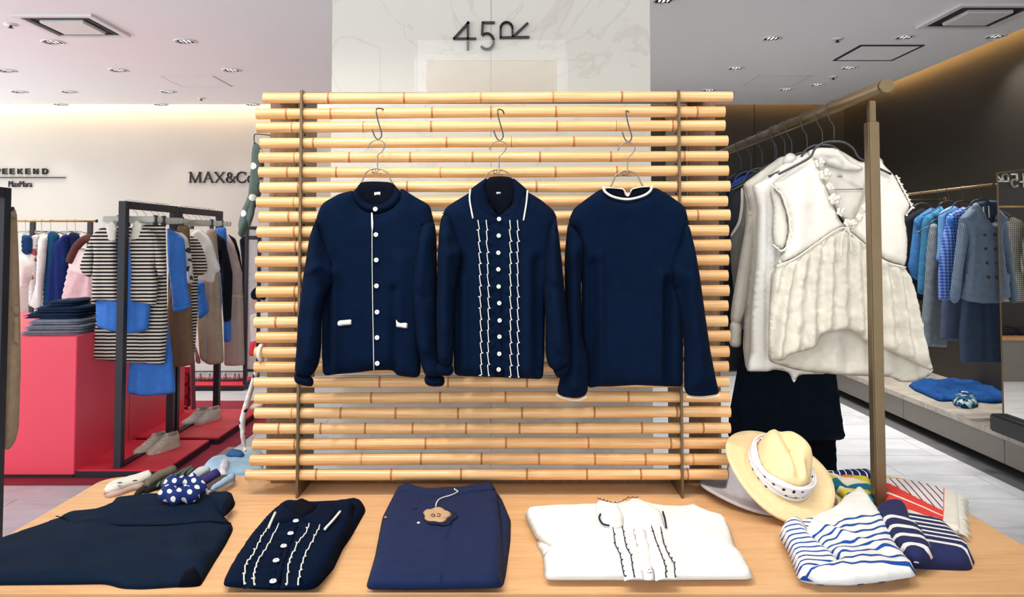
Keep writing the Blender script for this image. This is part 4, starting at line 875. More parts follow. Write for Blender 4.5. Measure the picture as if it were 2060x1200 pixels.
# scarves
t = thing('red_striped_scarf', 'folded red and white fringed scarf lying behind the post', 'scarf', base_of(c12, (1450, 540)))
m = NT('red_white_scarf_print'); u, v = uvxy(m); OFFWL = S(232, 226, 214)
st = m.mix(m.math('LESS_THAN', m.math('FRACT', m.math('MULTIPLY', v, 1.)), .2), S(234, 222, 222), S(70, 44, 62))
rd = m.mix(m.math('LESS_THAN', m.math('ABSOLUTE', m.math('SUBTRACT', u, .28)), .02), S(226, 70, 60), S(246, 232, 222))
c_ = m.mix(m.math('GREATER_THAN', u, .5), m.mix(m.math('GREATER_THAN', u, 0.05), OFFWL, rd), st); c_ = m.mix(m.math('LESS_THAN', v, 0.), c_, OFFWL); SCARF = finish_cloth(m, c_, var=.08)
def uS(x, y):
    x, y = inv12(x, y)
    if x > 1540: return (-1, -1)
    s = (x - 1160) / 385.; lo, hi = 495 + s * 125, 345 + s * 195 ; mid = 375 + s * 135
    return ((lo - y) / (lo - hi) * .5 if y > hi else .55, 8 + (x - 1165 - (y - 350) * .9) / 42.)
lay('lower_layer', [(1165, 370), (1200, 356), (1400, 380), (1540, 420), (1655, 445), (1672, 600), (1685, 700), (1600, 692), (1340, 632), (1200, 520), (1165, 495)], c12, .018, OFFW, t)
lay('printed_layer', [(1150, 350), (1200, 350), (1400, 375), (1540, 415), (1640, 436), (1655, 600), (1665, 690), (1600, 685), (1340, 622), (1180, 500), (1150, 490)], c12, .018, SCARF, t, .016, uv=uvpx(HF(TZ + .034), uS), wr=.003, s=.01)
mb = MB(); rnd = random.Random(3)
for k in range(46):
    q = k / 45.; x, y = 1652 + 18 * q, 440 + 255 * q; a = atz(*c12([(x, y)])[0], TZ + .02)
    mb.tube([(a.x - .012, a.y, a.z + .006), (a.x + .004, a.y + rnd.uniform(-.004, .004), a.z), (a.x + .014 + rnd.uniform(0, .008), a.y + rnd.uniform(-.006, .006), TZ + .006)], .0016, 5)
tag(build('fringe', mb, OFFW, t), None, kind='stuff')
t = thing('multicolour_scarf', 'folded scarf in yellow, teal and orange print beside the straw hat', 'scarf', base_of(c12, (860, 380)))
MULTI = blotch('painted_scarf_print', [(222, 204, 60), (232, 224, 206), (24, 110, 130), (226, 214, 190), (226, 140, 60), (214, 206, 190), (28, 92, 160)], 16)
lay('lower_layer', [(690, 320), (760, 420), (880, 490), (960, 470), (1080, 490), (1180, 400), (1240, 340), (1120, 315), (1070, 300), (900, 300)], c12, .014, cloth('pale_yellow_scarf', (222, 214, 150)), t)
lay('printed_layer', [(700, 318), (900, 312), (1060, 318), (1100, 500), (960, 470), (905, 470), (800, 400)], c12, .022, MULTI, t, .012, s=.01, wr=.006, wrs=14, cr=[([(720, 320), (880, 440)], .01, .02), ([(880, 330), (910, 450)], -.006, .015)])
lay('striped_edge', [(760, 306), (900, 290), (1060, 284), (1078, 300), (1078, 330), (900, 318), (780, 322)], c12, .016, stripes('navy_stripe_edge', (224, 222, 220), (24, 36, 84), .02, .82, 0), t, .026, s=.008)
lay('folded_edge', [(700, 330), (760, 372), (850, 440), (885, 470), (870, 490), (780, 440), (715, 370)], c12, .012, cloth('pale_lime', (206, 200, 150)), t, .02, s=.008)
# hats
def hat(root, M, mat, band, under=False):
    n, rows = 56, []
    cw, cd, ch = .078, .093, .115
    def ring(prof, fn): return [fn(k * 2 * math.pi / n, *prof) for k in range(n)]
    R = []
    for r, z in ((.162, .006), (.164, .004), (.163, .0015), (.150, .001), (.13, 0), (.11, 0), (1, 0)): R.append((r, z))
    vs = []
    def pt(a, f, z, crown):
        ca, sa = math.cos(a), math.sin(a)
        if not crown: rx, ry = f * .98, f * 1.06; curl = .018 * (abs(ca) ** 3) * max(0, (f - .09) / .07) - .012 * max(0, -sa) ** 2 * max(0, (f - .09) / .07); return (rx * ca, ry * sa, z + curl)
        return (cw * f * ca, cd * f * sa, z)
    rings = [[pt(a, f, z, False) for a in [2 * math.pi * k / n for k in range(n)]] for f, z in ((.158, .0), (.161, .002), (.160, .005), (.145, .004), (.125, .003), (.105, .003), (.096, .004))]
    prof = [(1.03, .006), (1.0, .02), (.985, .04), (.965, .06), (.93, .08), (.87, .096), (.78, .108), (.66, .115), (.5, .118), (.32, .119), (.15, .119), (.02, .119)]
    for f, z in prof:
        rg = []
        for k in range(n):
            a = 2 * math.pi * k / n; x, y, zz = pt(a, f, z, True)
            if z > .03:
                g = max(0, (z - .035) / .08)
                pin = math.exp(-((abs(x) - .05) / .018) ** 2) * math.exp(-((y + .052) / .034) ** 2)     # side pinches at the front
                cre = math.exp(-(x / .022) ** 2) * (.6 + .4 * (y < .06)) * (f < .9)                      # centre crease
                zz -= g * (.030 * cre + .030 * pin + .016 * max(0, -y / cd) - .004)
                x *= 1 - .30 * g * math.exp(-((y + .06) / .035) ** 2)
            rg.append((x, y, zz))
        rings.append(rg)
    mb = MB(); vs = [v for r in rings for v in r]; m = len(rings)
    mb.add(vs, [(i * n + k, i * n + (k + 1) % n, (i + 1) * n + (k + 1) % n, (i + 1) * n + k) for i in range(m - 1) for k in range(n)], 0, True)
    mb.xform(M); nb = 7; dz_ = TZ + .004 - min(v[2] for v in mb.v); M = Matrix.Translation((0, 0, dz_)) @ M; mb.v = [(a, b, c + dz_) for a, b, c in mb.v]; print('hat lift', dz_)
    split_b = MB(); split_b.add(mb.v[:nb * n], [f for f in mb.f if max(f) < nb * n], 0, True)
    split_c = MB(); split_c.add(mb.v[(nb - 1) * n:], [tuple(i - (nb - 1) * n for i in f) for f in mb.f if min(f) >= (nb - 1) * n], 0, True)
    under = MB(); under.add([tuple(Vector(v) - M.to_3x3() @ Vector((0, 0, .003))) for v in mb.v[:nb * n]], [f[::-1] for f in mb.f if max(f) < nb * n], 0, True)
    build('brim', split_b, mat, root); build('crown', split_c, mat, root); build('brim_underside', under, mat, root)
    if band:
        vs = []; uv = []; q = 16
        for k in range(n):
            a = 2 * math.pi * k / n; wob = .004 * math.sin(3 * a)
            for j in range(q):
                b = 2 * math.pi * j / q; hh = .024 + .003 * math.sin(5 * a); rr = .007 * (1 + .25 * math.sin(4 * b + 6 * a))
                vs.append(((cw * 1.06 + rr * math.cos(b)) * math.cos(a), (cd * 1.05 + rr * math.cos(b)) * math.sin(a), .030 + wob + hh * math.sin(b))); uv.append((a * .085, hh * math.sin(b) + .2 + .01 * math.cos(b)))
        bm_ = MB().add(vs, [(k * q + j, ((k + 1) % n) * q + j, ((k + 1) % n) * q + (j + 1) % q, k * q + (j + 1) % q) for k in range(n) for j in range(q)], 0, True); bm_.uv = uv; bm_.xform(M)
        build('scarf_band', bm_, band, root)
        for dz in (.018, .034, .046):
            build('band_fold', MB().tube([M @ Vector((cw * 1.15 * math.cos(a), cd * 1.12 * math.sin(a), dz + .006 * math.sin(2 * a + dz * 90))) for a in [2 * math.pi * k / 40 for k in range(40)]], .0035, 6, closed=True), cloth('band_white', (232, 230, 232)), root)
hc = atz(1552, 1010, TZ)
def hatM(x, y, z, pitch, roll, yaw=0): return Matrix.Translation((x, y, z)) @ Matrix.Rotation(yaw, 4, 'Z') @ Matrix.Rotation(roll, 4, 'Y') @ Matrix.Rotation(pitch, 4, 'X')
t = thing('grey_hat', 'pale grey brimmed hat lying flat under the straw hat', 'hat', (hc.x - .03, hc.y + .06, TZ)); hat(t, hatM(hc.x - .035, hc.y + .045, TZ + .012, 0, 0, .3), GREYFELT, None)
t = thing('straw_hat', 'straw fedora with a white polka-dot scarf band tilted on the grey hat', 'hat', (hc.x, hc.y, TZ)); hat(t, hatM(hc.x, hc.y - .055, TZ + .082, math.radians(30), math.radians(9), .18), STRAW, DOTW)
# ------------------------------------------------------------------ free-standing rail at the right, with its clothes
r0 = at(1792, 174, 2.10); k_ = at(1466, 299, 1.0).z - EYE; RY1 = (r0.z - EYE) / k_; r1 = at(1466, 299, RY1)
RRX, RRZ = (r0.x + r1.x) / 2, r0.z
pb = atz(1768, 1018, TZ)
print('rail', r0, r1, RY1, pb)
t = thing('brass_clothes_rail', 'brass clothes rail on a square post rising from the table', 'clothes rail', (pb.x, pb.y, TZ))
build('rail_tube', MB().tube([(RRX, 2.10, RRZ), (RRX, RY1 + .35, RRZ)], .0185, 18), BRASS, t)
build('rail_end_cap', MB().tube([(RRX, 2.085, RRZ), (RRX, 2.0999, RRZ)], .0195, 18), BRASS, t)
PXX = RRX + .0; q = .0165
build('post', MB().box(pb.x - q, pb.y - q, TZ, pb.x + q, pb.y + q, RRZ - .075, bev=.003), BRASS, t)
build('post_neck', MB().box(pb.x - .010, pb.y - .010, RRZ - .075, pb.x + .010, pb.y + .010, RRZ - .012, bev=.002), BRASS, t)
build('post_foot', MB().box(pb.x - .03, pb.y - .03, TZ, pb.x + .03, pb.y + .03, TZ + .006, bev=.002), BRASS, t)
build('rear_post', MB().box(RRX - q, RY1 + .3, 0, RRX + q, RY1 + .333, RRZ - .015, bev=.003), BRASS, t)
def rail_hanger(lab, X, Y, zr, rr, drop, w, mat=GUN, yaw=0, arch=.05, grp=None):
    """hook over a rail that runs along Y, and a bent wire shoulder piece"""
    zb = zr - drop; t = thing('clothes_hanger', lab, 'hanger', (X, Y, zb), grp); ex = Vector((math.cos(yaw), math.sin(yaw), 0)); c = Vector((X, Y, 0))
    P = [c + ex * (rr + .006) * math.cos(q) + Vector((0, 0, zr + (rr + .004) * math.sin(q))) for q in [math.radians(a) for a in (-25, 10, 45, 90, 135, 180, 215)]]
    P += [c + ex * (-rr * .75) + Vector((0, 0, zr - rr - .02)), c + Vector((0, 0, zr - rr - .045)), c + Vector((0, 0, zb + arch))]
    build('hook', MB().tube(smooth_path(P, 3), .0017, 6), mat, t)
    P = [c + ex * (w * u) + Vector((0, 0, zb + arch * (1 - abs(u) * 2.4) - (abs(u) ** 2) * .09)) for u in (-.5, -.4, -.28, -.2, -.12, 0, .12, .2, .28, .4, .5)]
    P = [c + ex * (w * u) + Vector((0, 0, z)) for u, z in ((-.5, zb - .055), (-.36, zb - .03), (-.22, zb - .002), (-.17, zb + arch * .55), (-.09, zb + arch * .93), (0, zb + arch), (.09, zb + arch * .93), (.17, zb + arch * .55), (.22, zb - .002), (.36, zb - .03), (.5, zb - .055))]
    build('shoulder_wire', MB().tube(smooth_path(P, 4), .0038, 8), mat, t)
    return t
c4 = C(1460, 280, 2.352)
# the front blouse
BY = 2.46; YAW = math.radians(0)
FBL = VF(BY); p = at(1690, 760, BY)
t = thing('cream_frilled_blouse', 'sleeveless cream blouse with frilled V-neck and gathered peplum behind the post', 'blouse', (p.x, BY, p.z))
puff('inner_back', [(398, 62), (470, 46), (545, 52), (640, 112), (700, 100), (745, 85), (748, 125), (690, 300), (590, 420), (500, 320), (430, 150)], FBL.off(-.03), .006, OFFW, t, c4, .012)
puff('back_hem', [(215, 620), (540, 600), (860, 620), (930, 900), (985, 1108), (930, 1135), (880, 1150), (800, 1146), (805, 1125), (740, 1122), (560, 1116), (400, 1100), (330, 1090), (200, 1050), (205, 800)], FBL.off(-.04), .012, CREAM2, t, c4, .013, [([(x, 700), (x + (x - 560) * .18, 1110)], .008 * (1 if i % 2 else -1), .012) for i, x in enumerate(range(260, 860, 52))])
bod = [(385, 75), (330, 125), (270, 172), (212, 215), (262, 268), (292, 360), (300, 430), (282, 510), (262, 545), (245, 592), (330, 560), (430, 490), (545, 418), (585, 440), (690, 525), (760, 578), (850, 606), (862, 480), (842, 360), (876, 322), (830, 235), (800, 172), (745, 118), (720, 78), (700, 120), (660, 260), (600, 400), (575, 418), (545, 395), (500, 300), (455, 170), (420, 90)]
puff('bodice', bod, FBL, .02, CREAM, t, c4, .011, [([(388, 95), (470, 285)], -.003, .004), ([(400, 92), (482, 285)], .003, .004), ([(374, 98), (458, 288)], .003, .004), ([(745, 130), (700, 260)], -.003, .004), ([(760, 140), (712, 270)], .003, .004), ([(350, 300), (330, 520)], .007, .03), ([(780, 300), (800, 560)], .007, .03)], r=.022, wr=.004, wrs=14)
puff('armhole_frill', [(212, 213), (262, 262), (292, 350), (304, 430), (286, 512), (258, 532), (224, 500), (216, 440), (224, 330), (206, 250)], FBL.off(-.018), .014, OFFW, t, c4, .01)
for q in ([(212, 215), (264, 265), (294, 358), (303, 430), (285, 512), (256, 530), (222, 500)], [(800, 172), (832, 235), (876, 322), (842, 360)]): zigzag(t, c4, FBL, q, 13, .005, .0032, .008, CREAM, 'frill_edge')
pep = [(245, 592), (330, 560), (430, 490), (545, 418), (590, 442), (690, 527), (760, 580), (850, 606), (885, 690), (930, 900), (985, 1102), (900, 1062), (800, 1012), (740, 985), (655, 955), (640, 935), (590, 900), (540, 905), (465, 915), (440, 940), (428, 985), (350, 1005), (290, 1022), (275, 1048), (200, 1042), (205, 800), (215, 650)]
crp = []
for i, x in enumerate(range(250, 860, 30)):
    top = 590 - 175 * max(0, 1 - abs(x - 545) / 300.); crp.append(([(x, top + 10), (x + (x - 560) * .12, top + 160), (x + (x - 560) * .30, 1040)], (.014, -.012)[i % 2] * random.uniform(.6, 1.2), .010))
puff('peplum', pep, FBL.off(.006), .022, CREAM2, t, c4, .008, crp, r=.025, wr=.010, wrs=34)
wire('gather_seam', [(240, 600), (330, 562), (430, 492), (545, 420), (590, 444), (690, 528), (760, 580), (852, 606)], FBL.off(.024), .0028, CREAM, t, c4, 0)
puff('stand_collar', [(384, 55), (440, 38), (530, 42), (560, 75), (600, 115), (650, 128), (648, 150), (560, 150), (470, 120), (430, 110), (395, 90)], FBL.off(-.018), .012, CREAM, t, c4, .01, wr=.004, wrs=30)
puff('stand_collar', [(700, 70), (716, 66), (746, 108), (730, 128), (712, 128), (702, 105)], FBL.off(-.01), .012, CREAM, t, c4, .008)
for (x, y), r in (((430, 115), .014), ((455, 170), .017), ((478, 225), .012), ((498, 285), .017), ((530, 345), .013), ((560, 395), .012), ((582, 402), .014), ((615, 370), .012), ((640, 325), .012), ((672, 250), .014)):
    (c,) = FBL.px(c4([(x, y)])); mb = MB(); P0 = FBL.w(c[0], c[1], .02)
    for k in range(5):
        a = k * 1.2566 + x; mb.ball(P0 + Vector((math.cos(a) * r * .62, -.003 * k, math.sin(a) * r * .62)), r * .55, r * .4, r * .55, 8)
    mb.ball(P0 + Vector((0, -.012, 0)), r * .45, n=8); build('frill_rosette', mb, CREAM, t)
wire('ribbon_tie', [(575, 415), (560, 440), (548, 480), (545, 560)], FBL.off(.042), .002, CREAM, t, c4, 0); wire('ribbon_tie', [(578, 415), (590, 460), (594, 540)], FBL.off(.042), .002, CREAM, t, c4, 0)
puff('neck_label', [(526, 166), (552, 166), (552, 178), (526, 178)], FBL.off(-.022), .001, GREYFELT, t, c4, .004, rounds=0)
wire('hanger_bar_shadow', [(516, 238), (650, 235)], FBL.off(-.018), .0012, GUN, t, c4, 0)  # thin dark wire drawn in as the shadow line of the hanger bar
GR = 'hangers on the brass rail'
def rail_y(px): return RRX * FPX / (px - VPX)
HL = [(1681, 'dark wire hanger at the front of the brass rail inside the frilled blouse', .16), (1657, 'dark wire hanger just behind the front blouse hanger', .16), (1626, 'dark wire hanger of the cream shirt on the brass rail', .17), (1595, 'dark wire hanger of the pale vest on the brass rail', .17), (1564, 'dark wire hanger of the grey denim top on the brass rail', .18), (1535, 'dark wire hanger of the blue frilled top on the brass rail', .18), (1512, 'dark wire hanger of the navy shirt on the brass rail', .18), (1492, 'dark wire hanger at the far visible end of the brass rail', .18)]
for px, lab, dr in HL: rail_hanger(lab, RRX, rail_y(px) + .0, RRZ, .0185, dr, .36, GUN, 0, .05, GR)
def garment(name, label, cat, pts, cv, Y, mat, th=.02, s=.016, cr=(), extra=(), group=None, part='body', **k):
    F = VF(Y); q = F.px(cv(pts)); zb = min(b for a, b in q); xm = sum(a for a, b in q) / len(q)
    t = thing(name, label, cat, (xm, Y, zb), group)
    if not len(cr):
        xs_ = [a for a, b in pts]; ys_ = [b for a, b in pts]; X0, X1, Y0, Y1 = min(xs_), max(xs_), min(ys_), max(ys_); W_ = max(a for a, b in q) - min(a for a, b in q)
        cr = [([(X0 + (X1 - X0) * u, Y0 + (Y1 - Y0) * .2), (X0 + (X1 - X0) * (u + d), Y1)], a, max(.008, W_ * .07)) for u, d, a in ((.25, -.05, .012), (.42, 0, -.011), (.6, .04, .012), (.76, .02, -.010))]
    k.setdefault('rounds', 1); k.setdefault('wr', .005); k.setdefault('r', .028); puff(part, pts, F, th, mat, t, cv, s, cr, **k)
    for e in extra:
        nm, pp, m2, off = e[:4]; kk = e[4] if len(e) > 4 else {}
        puff(nm, pp, F.off(off), kk.pop('th', th), m2, t, cv, s, kk.pop('cr', ()), r=.03, wr=.003, **kk)
    return t
def folds(xs, y0, y1, amp=.008, w=.012, fan=0, cx=0): return [([(x, y0), (x + (x - cx) * fan, y1)], amp * (1 if i % 2 else -1), w) for i, x in enumerate(xs)]
garment('white_gathered_blouse', 'white blouse with pointed hem hanging directly behind the frilled blouse', 'blouse', [(392, 58), (330, 80), (250, 125), (180, 190), (120, 215), (150, 330), (140, 600), (120, 850), (118, 1010), (95, 1098), (215, 1098), (220, 1085), (300, 1100), (322, 1158), (345, 1112), (480, 1110), (520, 700), (480, 200)], c4, rail_y(1657) + .01, WHITE, .018, .013, folds(range(150, 480, 22), 300, 1085, .011, .010, .05, 330), [('stand_collar', [(255, 110), (300, 55), (340, 75), (345, 110), (300, 125)], WHITE, .004)])
garment('cream_long_sleeve_shirt', 'off-white long-sleeve shirt with its cuff hanging beside the bamboo ends', 'shirt', [(260, 80), (180, 140), (80, 212), (108, 300), (120, 500), (90, 800), (80, 980), (95, 1090), (400, 1090), (420, 300), (330, 80)], c4, rail_y(1626), OFFW, .018, .014, folds(range(110, 400, 24), 300, 1085, .010, .010),
        [('sleeve', [(80, 212), (100, 300), (92, 420), (60, 600), (28, 780), (20, 870), (74, 876), (100, 800), (135, 560), (150, 300)], OFFW, -.01, {'cr': [([(110, 300), (60, 800)], .008, .02)]}), ('cuff', [(20, 855), (16, 982), (74, 986), (76, 858)], OFFW, -.006, {'th': .014})])
garment('grey_edged_vest', 'pale sleeveless vest with grey armhole edge at the rail', 'vest', [(120, 190), (78, 214), (72, 300), (62, 400), (18, 462), (25, 600), (60, 900), (300, 900), (320, 300), (220, 170)], c4, rail_y(1595) + .02, GREYTOP, .022, .018, (), [('armhole_edge', [(70, 218), (84, 222), (84, 320), (72, 400), (22, 470), (15, 460), (60, 392), (72, 300)], OFFW, .018, {'th': .008})])
garment('navy_long_skirt', 'midnight navy skirt with a wide hem hanging beneath the white blouses', 'skirt', [(100, 1000), (60, 1060), (15, 1300), (10, 1420), (200, 1432), (390, 1424), (565, 1422), (545, 1280), (520, 1090), (480, 1000), (440, 640), (200, 640)], c4, 2.86, NAVYSKIRT, .05, .02, [([(415, 1100), (424, 1420)], .006, .008), ([(300, 1100), (250, 1420)], .008, .03), ([(500, 1120), (540, 1400)], -.006, .02), ([(150, 1100), (120, 1420)], .006, .03)])
garment('black_navy_trousers', 'near-black long trousers below the navy skirt, hem just above the table', 'trousers', [(60, 1380), (40, 1580), (120, 1600), (300, 1590), (525, 1588), (522, 1450), (500, 1200), (440, 900), (160, 900)], c4, 2.97, BLACKSKIRT, .05, .022, [([(280, 1350), (280, 1580)], -.012, .015), ([(410, 1350), (410, 1580)], .008, .015)])
for px_, lab in ((1609, 'dark clip hanger carrying the midnight navy skirt'), (1588, 'dark clip hanger carrying the near-black trousers')): rail_hanger(lab, RRX, {1609: 2.86, 1588: 2.97}[px_], RRZ, .0185, .3, .34, GUN, 0, .03, GR)
c6 = C(1450, 190, 4.136)
garment('grey_denim_top', 'grey-blue denim top, first of the dark tops behind the whites', 'top', [(400, 570), (270, 655), (150, 745), (80, 800), (60, 870), (55, 1000), (60, 1200), (40, 2300), (420, 2300), (560, 900), (480, 560)], c6, rail_y(1564) + .03, DKGREY, .03, .018, (), [('sleeve', [(90, 800), (58, 860), (48, 1010), (20, 1600), (30, 2100), (100, 2100), (130, 1500), (160, 860)], cloth('dark_indigo', (34, 44, 66)), -.008)])
garment('blue_frilled_top', 'bright blue top with a frilled shoulder at the rail end', 'top', [(220, 660), (150, 690), (80, 740), (70, 800), (60, 2000), (340, 2000), (380, 800), (300, 650)], c6, rail_y(1535) + .03, cloth('bright_blue', (32, 72, 160)), .03, .018, (), [('shoulder_frill', [(205, 665), (150, 692), (78, 742), (85, 770), (160, 715), (222, 690)], cloth('brighter_blue', (50, 100, 200)), .016, {'th': .012})])
garment('navy_button_shirt', 'dark navy shirt farthest along the brass rail beside the bamboo ends', 'shirt', [(190, 610), (110, 680), (62, 720), (40, 800), (20, 1700), (60, 2200), (300, 2200), (330, 800), (260, 620)], c6, rail_y(1508) + .02, INK, .03, .018)

# ------------------------------------------------------------------ clothes on the wall rail
c7 = C(1800, 330, 3.635); c7b = C(1440, 180, 1.935)
def yw(px): return RX * FPX / (px - VPX)
GW = 'hangers on the wall rail'
JW = 5.12
jk = garment('striped_work_jacket', 'grey-blue striped double-breasted jacket at the front of the wall rail', 'jacket', [(560, 300), (470, 395), (500, 460), (520, 560), (505, 740), (475, 968), (520, 1000), (640, 1018), (755, 1015), (870, 1010), (920, 960), (900, 740), (890, 560), (910, 460), (940, 395), (850, 300), (760, 380), (705, 440), (670, 400)], c7, JW, SEER, .045, .014, [([(690, 440), (700, 1010)], .004, .008), ([(560, 480), (530, 900)], .008, .02), ([(620, 500), (600, 760)], -.005, .03), ([(480, 730), (640, 760)], -.006, .01)],
        [('sleeve', [(545, 330), (470, 395), (445, 600), (400, 970), (402, 992), (430, 1022), (466, 1012), (484, 900), (500, 730), (545, 500)], SEER, -.012, {'th': .04, 'cr': [([(490, 450), (450, 900)], .008, .018)]}), ('sleeve', [(870, 330), (940, 395), (965, 600), (1010, 970), (1005, 1000), (950, 1015), (920, 900), (905, 730), (865, 500)], SEER, -.012, {'th': .04}),
         ('collar_leaf', [(560, 298), (600, 272), (640, 330), (685, 402), (640, 430), (608, 444), (570, 370)], SEER, .03, {'th': .016}), ('collar_leaf', [(850, 298), (810, 272), (770, 330), (725, 402), (770, 430), (802, 444), (840, 370)], SEER, .03, {'th': .016}),
         ('inner_back', [(590, 280), (700, 262), (820, 280), (760, 390), (705, 445), (650, 390)], cloth('jacket_lining', (60, 74, 92)), -.02, {'th': .006}), ('patch_pocket', [(515, 790), (640, 795), (645, 890), (560, 892), (515, 870)], SEER, .036, {'th': .008})], wr=.007)
FJ = VF(JW - .052)
for q in [(663, 518), (670, 618), (678, 722), (690, 826), (735, 515), (738, 620), (742, 725), (748, 828)]: build('button', disc(FJ, FJ.px(c7([q]))[0], .011, -.006, .006), CLIP, jk)
for q in ([(655, 310), (658, 380)], [(692, 305), (697, 392)]): wire('label_strip', q, VF(JW), .004, OFFW, jk, c7, -.008)
garment('blue_gingham_shirt', 'blue gingham shirt with a bow collar behind the striped jacket', 'shirt', [(510, 305), (440, 340), (380, 370), (372, 420), (350, 520), (330, 640), (316, 800), (318, 992), (400, 992), (520, 980), (560, 400)], c7, 5.32, GINGB, .04, .016, [([(400, 500), (360, 980)], .008, .02)], [('bow_collar', [(375, 372), (410, 380), (440, 410), (440, 470), (420, 580), (400, 560), (405, 480), (380, 430)], BLUE, .03, {'th': .015})])
garment('sky_blue_shirt', 'pale sky-blue shirt behind the blue gingham shirt', 'shirt', [(425, 300), (370, 325), (318, 360), (315, 480), (310, 640), (298, 700), (330, 715), (420, 700), (470, 320)], c7, 5.5, SKYC, .035, .018)
garment('hickory_jeans', 'grey hickory-striped jeans hanging long beside the gingham shirt', 'jeans', [(255, 435), (310, 432), (312, 600), (330, 900), (400, 1180), (385, 1340), (330, 1335), (200, 1330), (190, 1200), (215, 900), (235, 600)], c7, 5.62, SEER2, .04, .018, [([(280, 500), (230, 1300)], .006, .02), ([(300, 800), (320, 1300)], -.006, .02)])
garment('petrol_shirt', 'petrol blue shirt left of the hickory jeans', 'shirt', [(345, 300), (280, 340), (212, 385), (198, 420), (190, 560), (170, 800), (163, 942), (195, 952), (300, 960), (380, 400)], c7, 5.85, LTEAL, .04, .018, [([(215, 420), (185, 920)], .008, .02)])
garment('chambray_shirt', 'mid-blue chambray shirt between the petrol and navy shirts', 'shirt', [(275, 310), (200, 355), (140, 400), (130, 500), (105, 700), (95, 745), (125, 830), (165, 850), (280, 860), (320, 360)], c7, 6.15, CHAM, .04, .02)
garment('dark_navy_overshirt', 'dark navy overshirt nearest the cream blouse on the wall rail', 'shirt', [(210, 315), (140, 350), (75, 390), (65, 500), (62, 700), (90, 900), (100, 1000), (260, 1000), (270, 380)], c7, 6.5, BLACKC, .04, .022)
garment('slate_skirt', 'slate grey skirt showing below the gingham shirt', 'skirt', [(905, 700), (1000, 690), (1110, 700), (1112, 970), (1000, 978), (870, 976), (880, 830)], c7b, 5.42, cloth('slate_skirt', (74, 86, 108)), .03, .02, [([(960, 820), (950, 975)], .006, .02)])
garment('blue_grey_trousers', 'wide blue-grey trousers hanging lowest below the striped jacket', 'trousers', [(960, 800), (1115, 800), (1115, 1066), (1000, 1068), (952, 1062), (946, 950)], c7b, 5.28, SLATE, .03, .02, [([(1040, 840), (1046, 1060)], -.008, .015)])
for Y_, dr, lab in ((5.13, .14, 'dark hanger inside the striped work jacket'), (5.33, .14, 'dark hanger of the blue gingham shirt'), (5.5, .13, 'dark hanger of the sky-blue shirt'), (5.62, .26, 'dark hanger of the hickory jeans'), (5.85, .13, 'dark hanger of the petrol shirt'), (6.15, .13, 'dark hanger of the chambray shirt'), (6.5, .13, 'dark hanger of the dark navy overshirt')): rail_hanger(lab, RX, Y_, RZ, .011, dr, .38, GUN, 0, .05, GW)
# textiles and tray on the platform
FP = HF(PZ + .001)
t = thing('indigo_scarf_spread', 'crinkled indigo scarf spread over the stone platform', 'scarf', (3.6, 6.1, PZ))
puff('crinkled_cloth', [(1826, 775), (1850, 768), (1905, 768), (1960, 770), (2030, 790), (2040, 808), (2000, 812), (1940, 806), (1890, 808), (1862, 795), (1840, 786)], FP, .035, cloth('indigo_crinkle', (18, 74, 140), var=.3), t, ID, .025, wr=.03, wrs=12, flat_back=True, r=.06)
t = thing('tie_dye_pouch', 'teal and white tie-dye bundle in front of the indigo scarf', 'pouch', (3.45, 5.7, PZ))
puff('bundle', [(1915, 806), (1925, 800), (1950, 800), (1968, 806), (1968, 818), (1955, 822), (1930, 821), (1918, 814)], FP, .06, blotch('tie_dye', [(20, 70, 110), (30, 96, 132), (196, 216, 214), (16, 56, 92)], 30), t, ID, .015, wr=.01, wrs=16, flat_back=True, r=.06)
wire('tie_cord', [(1930, 801), (1940, 812), (1938, 821)], FP, .004, BLACKC, t, ID, .06)
# seen in the mirror: rail, sign, gingham shirts, shelf against the dark back wall
BX0 = -.1
t = thing('back_wall_sign', 'pale 45R letters on the dark wall seen in the mirror', 'sign', (.55, BACK, EYE + .62))
FBK = VF(BACK - .002)
def mirrored(F, x0, z0, s): return lambda pts: pts
lp = MB()
sc = .16 / 175.; ox, oz = .28, EYE + .635
for name, lines in FORTY:
    mb = MB()
    for L in lines:
        P = [Vector((ox + (x - 768) * sc, oz + (305 - y) * sc)) for x, y in L]
        for i in range(len(P) - 1):
            d = P[i + 1] - P[i]
            if d.length < 1e-5: continue
            d.normalize(); e = Vector((-d.y, d.x)) * .008; x_ = d * .004; q = [P[i] - x_ + e, P[i] - x_ - e, P[i + 1] + x_ - e, P[i + 1] + x_ + e]
            mb.add([(v.x, BACK - .001, v.y) for v in q] + [(v.x, BACK - .02, v.y) for v in q], [(3, 2, 1, 0), (4, 5, 6, 7), (0, 1, 5, 4), (1, 2, 6, 5), (2, 3, 7, 6), (3, 0, 4, 7)])
    build(name, mb, PEARL, t)
t = thing('back_wall_rail', 'brass rail for gingham shirts on the back wall seen in the mirror', 'rail', (.5, BACK - .5, EYE))
build('rail_bar', MB().tube([(-.2, BACK - .5, EYE + .38), (1.1, BACK - .5, EYE + .38)], .012, 10), GOLD, t)
for x in (-.15, 1.05): build('bracket', MB().tube([(x, BACK - .5, EYE + .38), (x, BACK, EYE + .38)], .009, 8), GOLD, t)
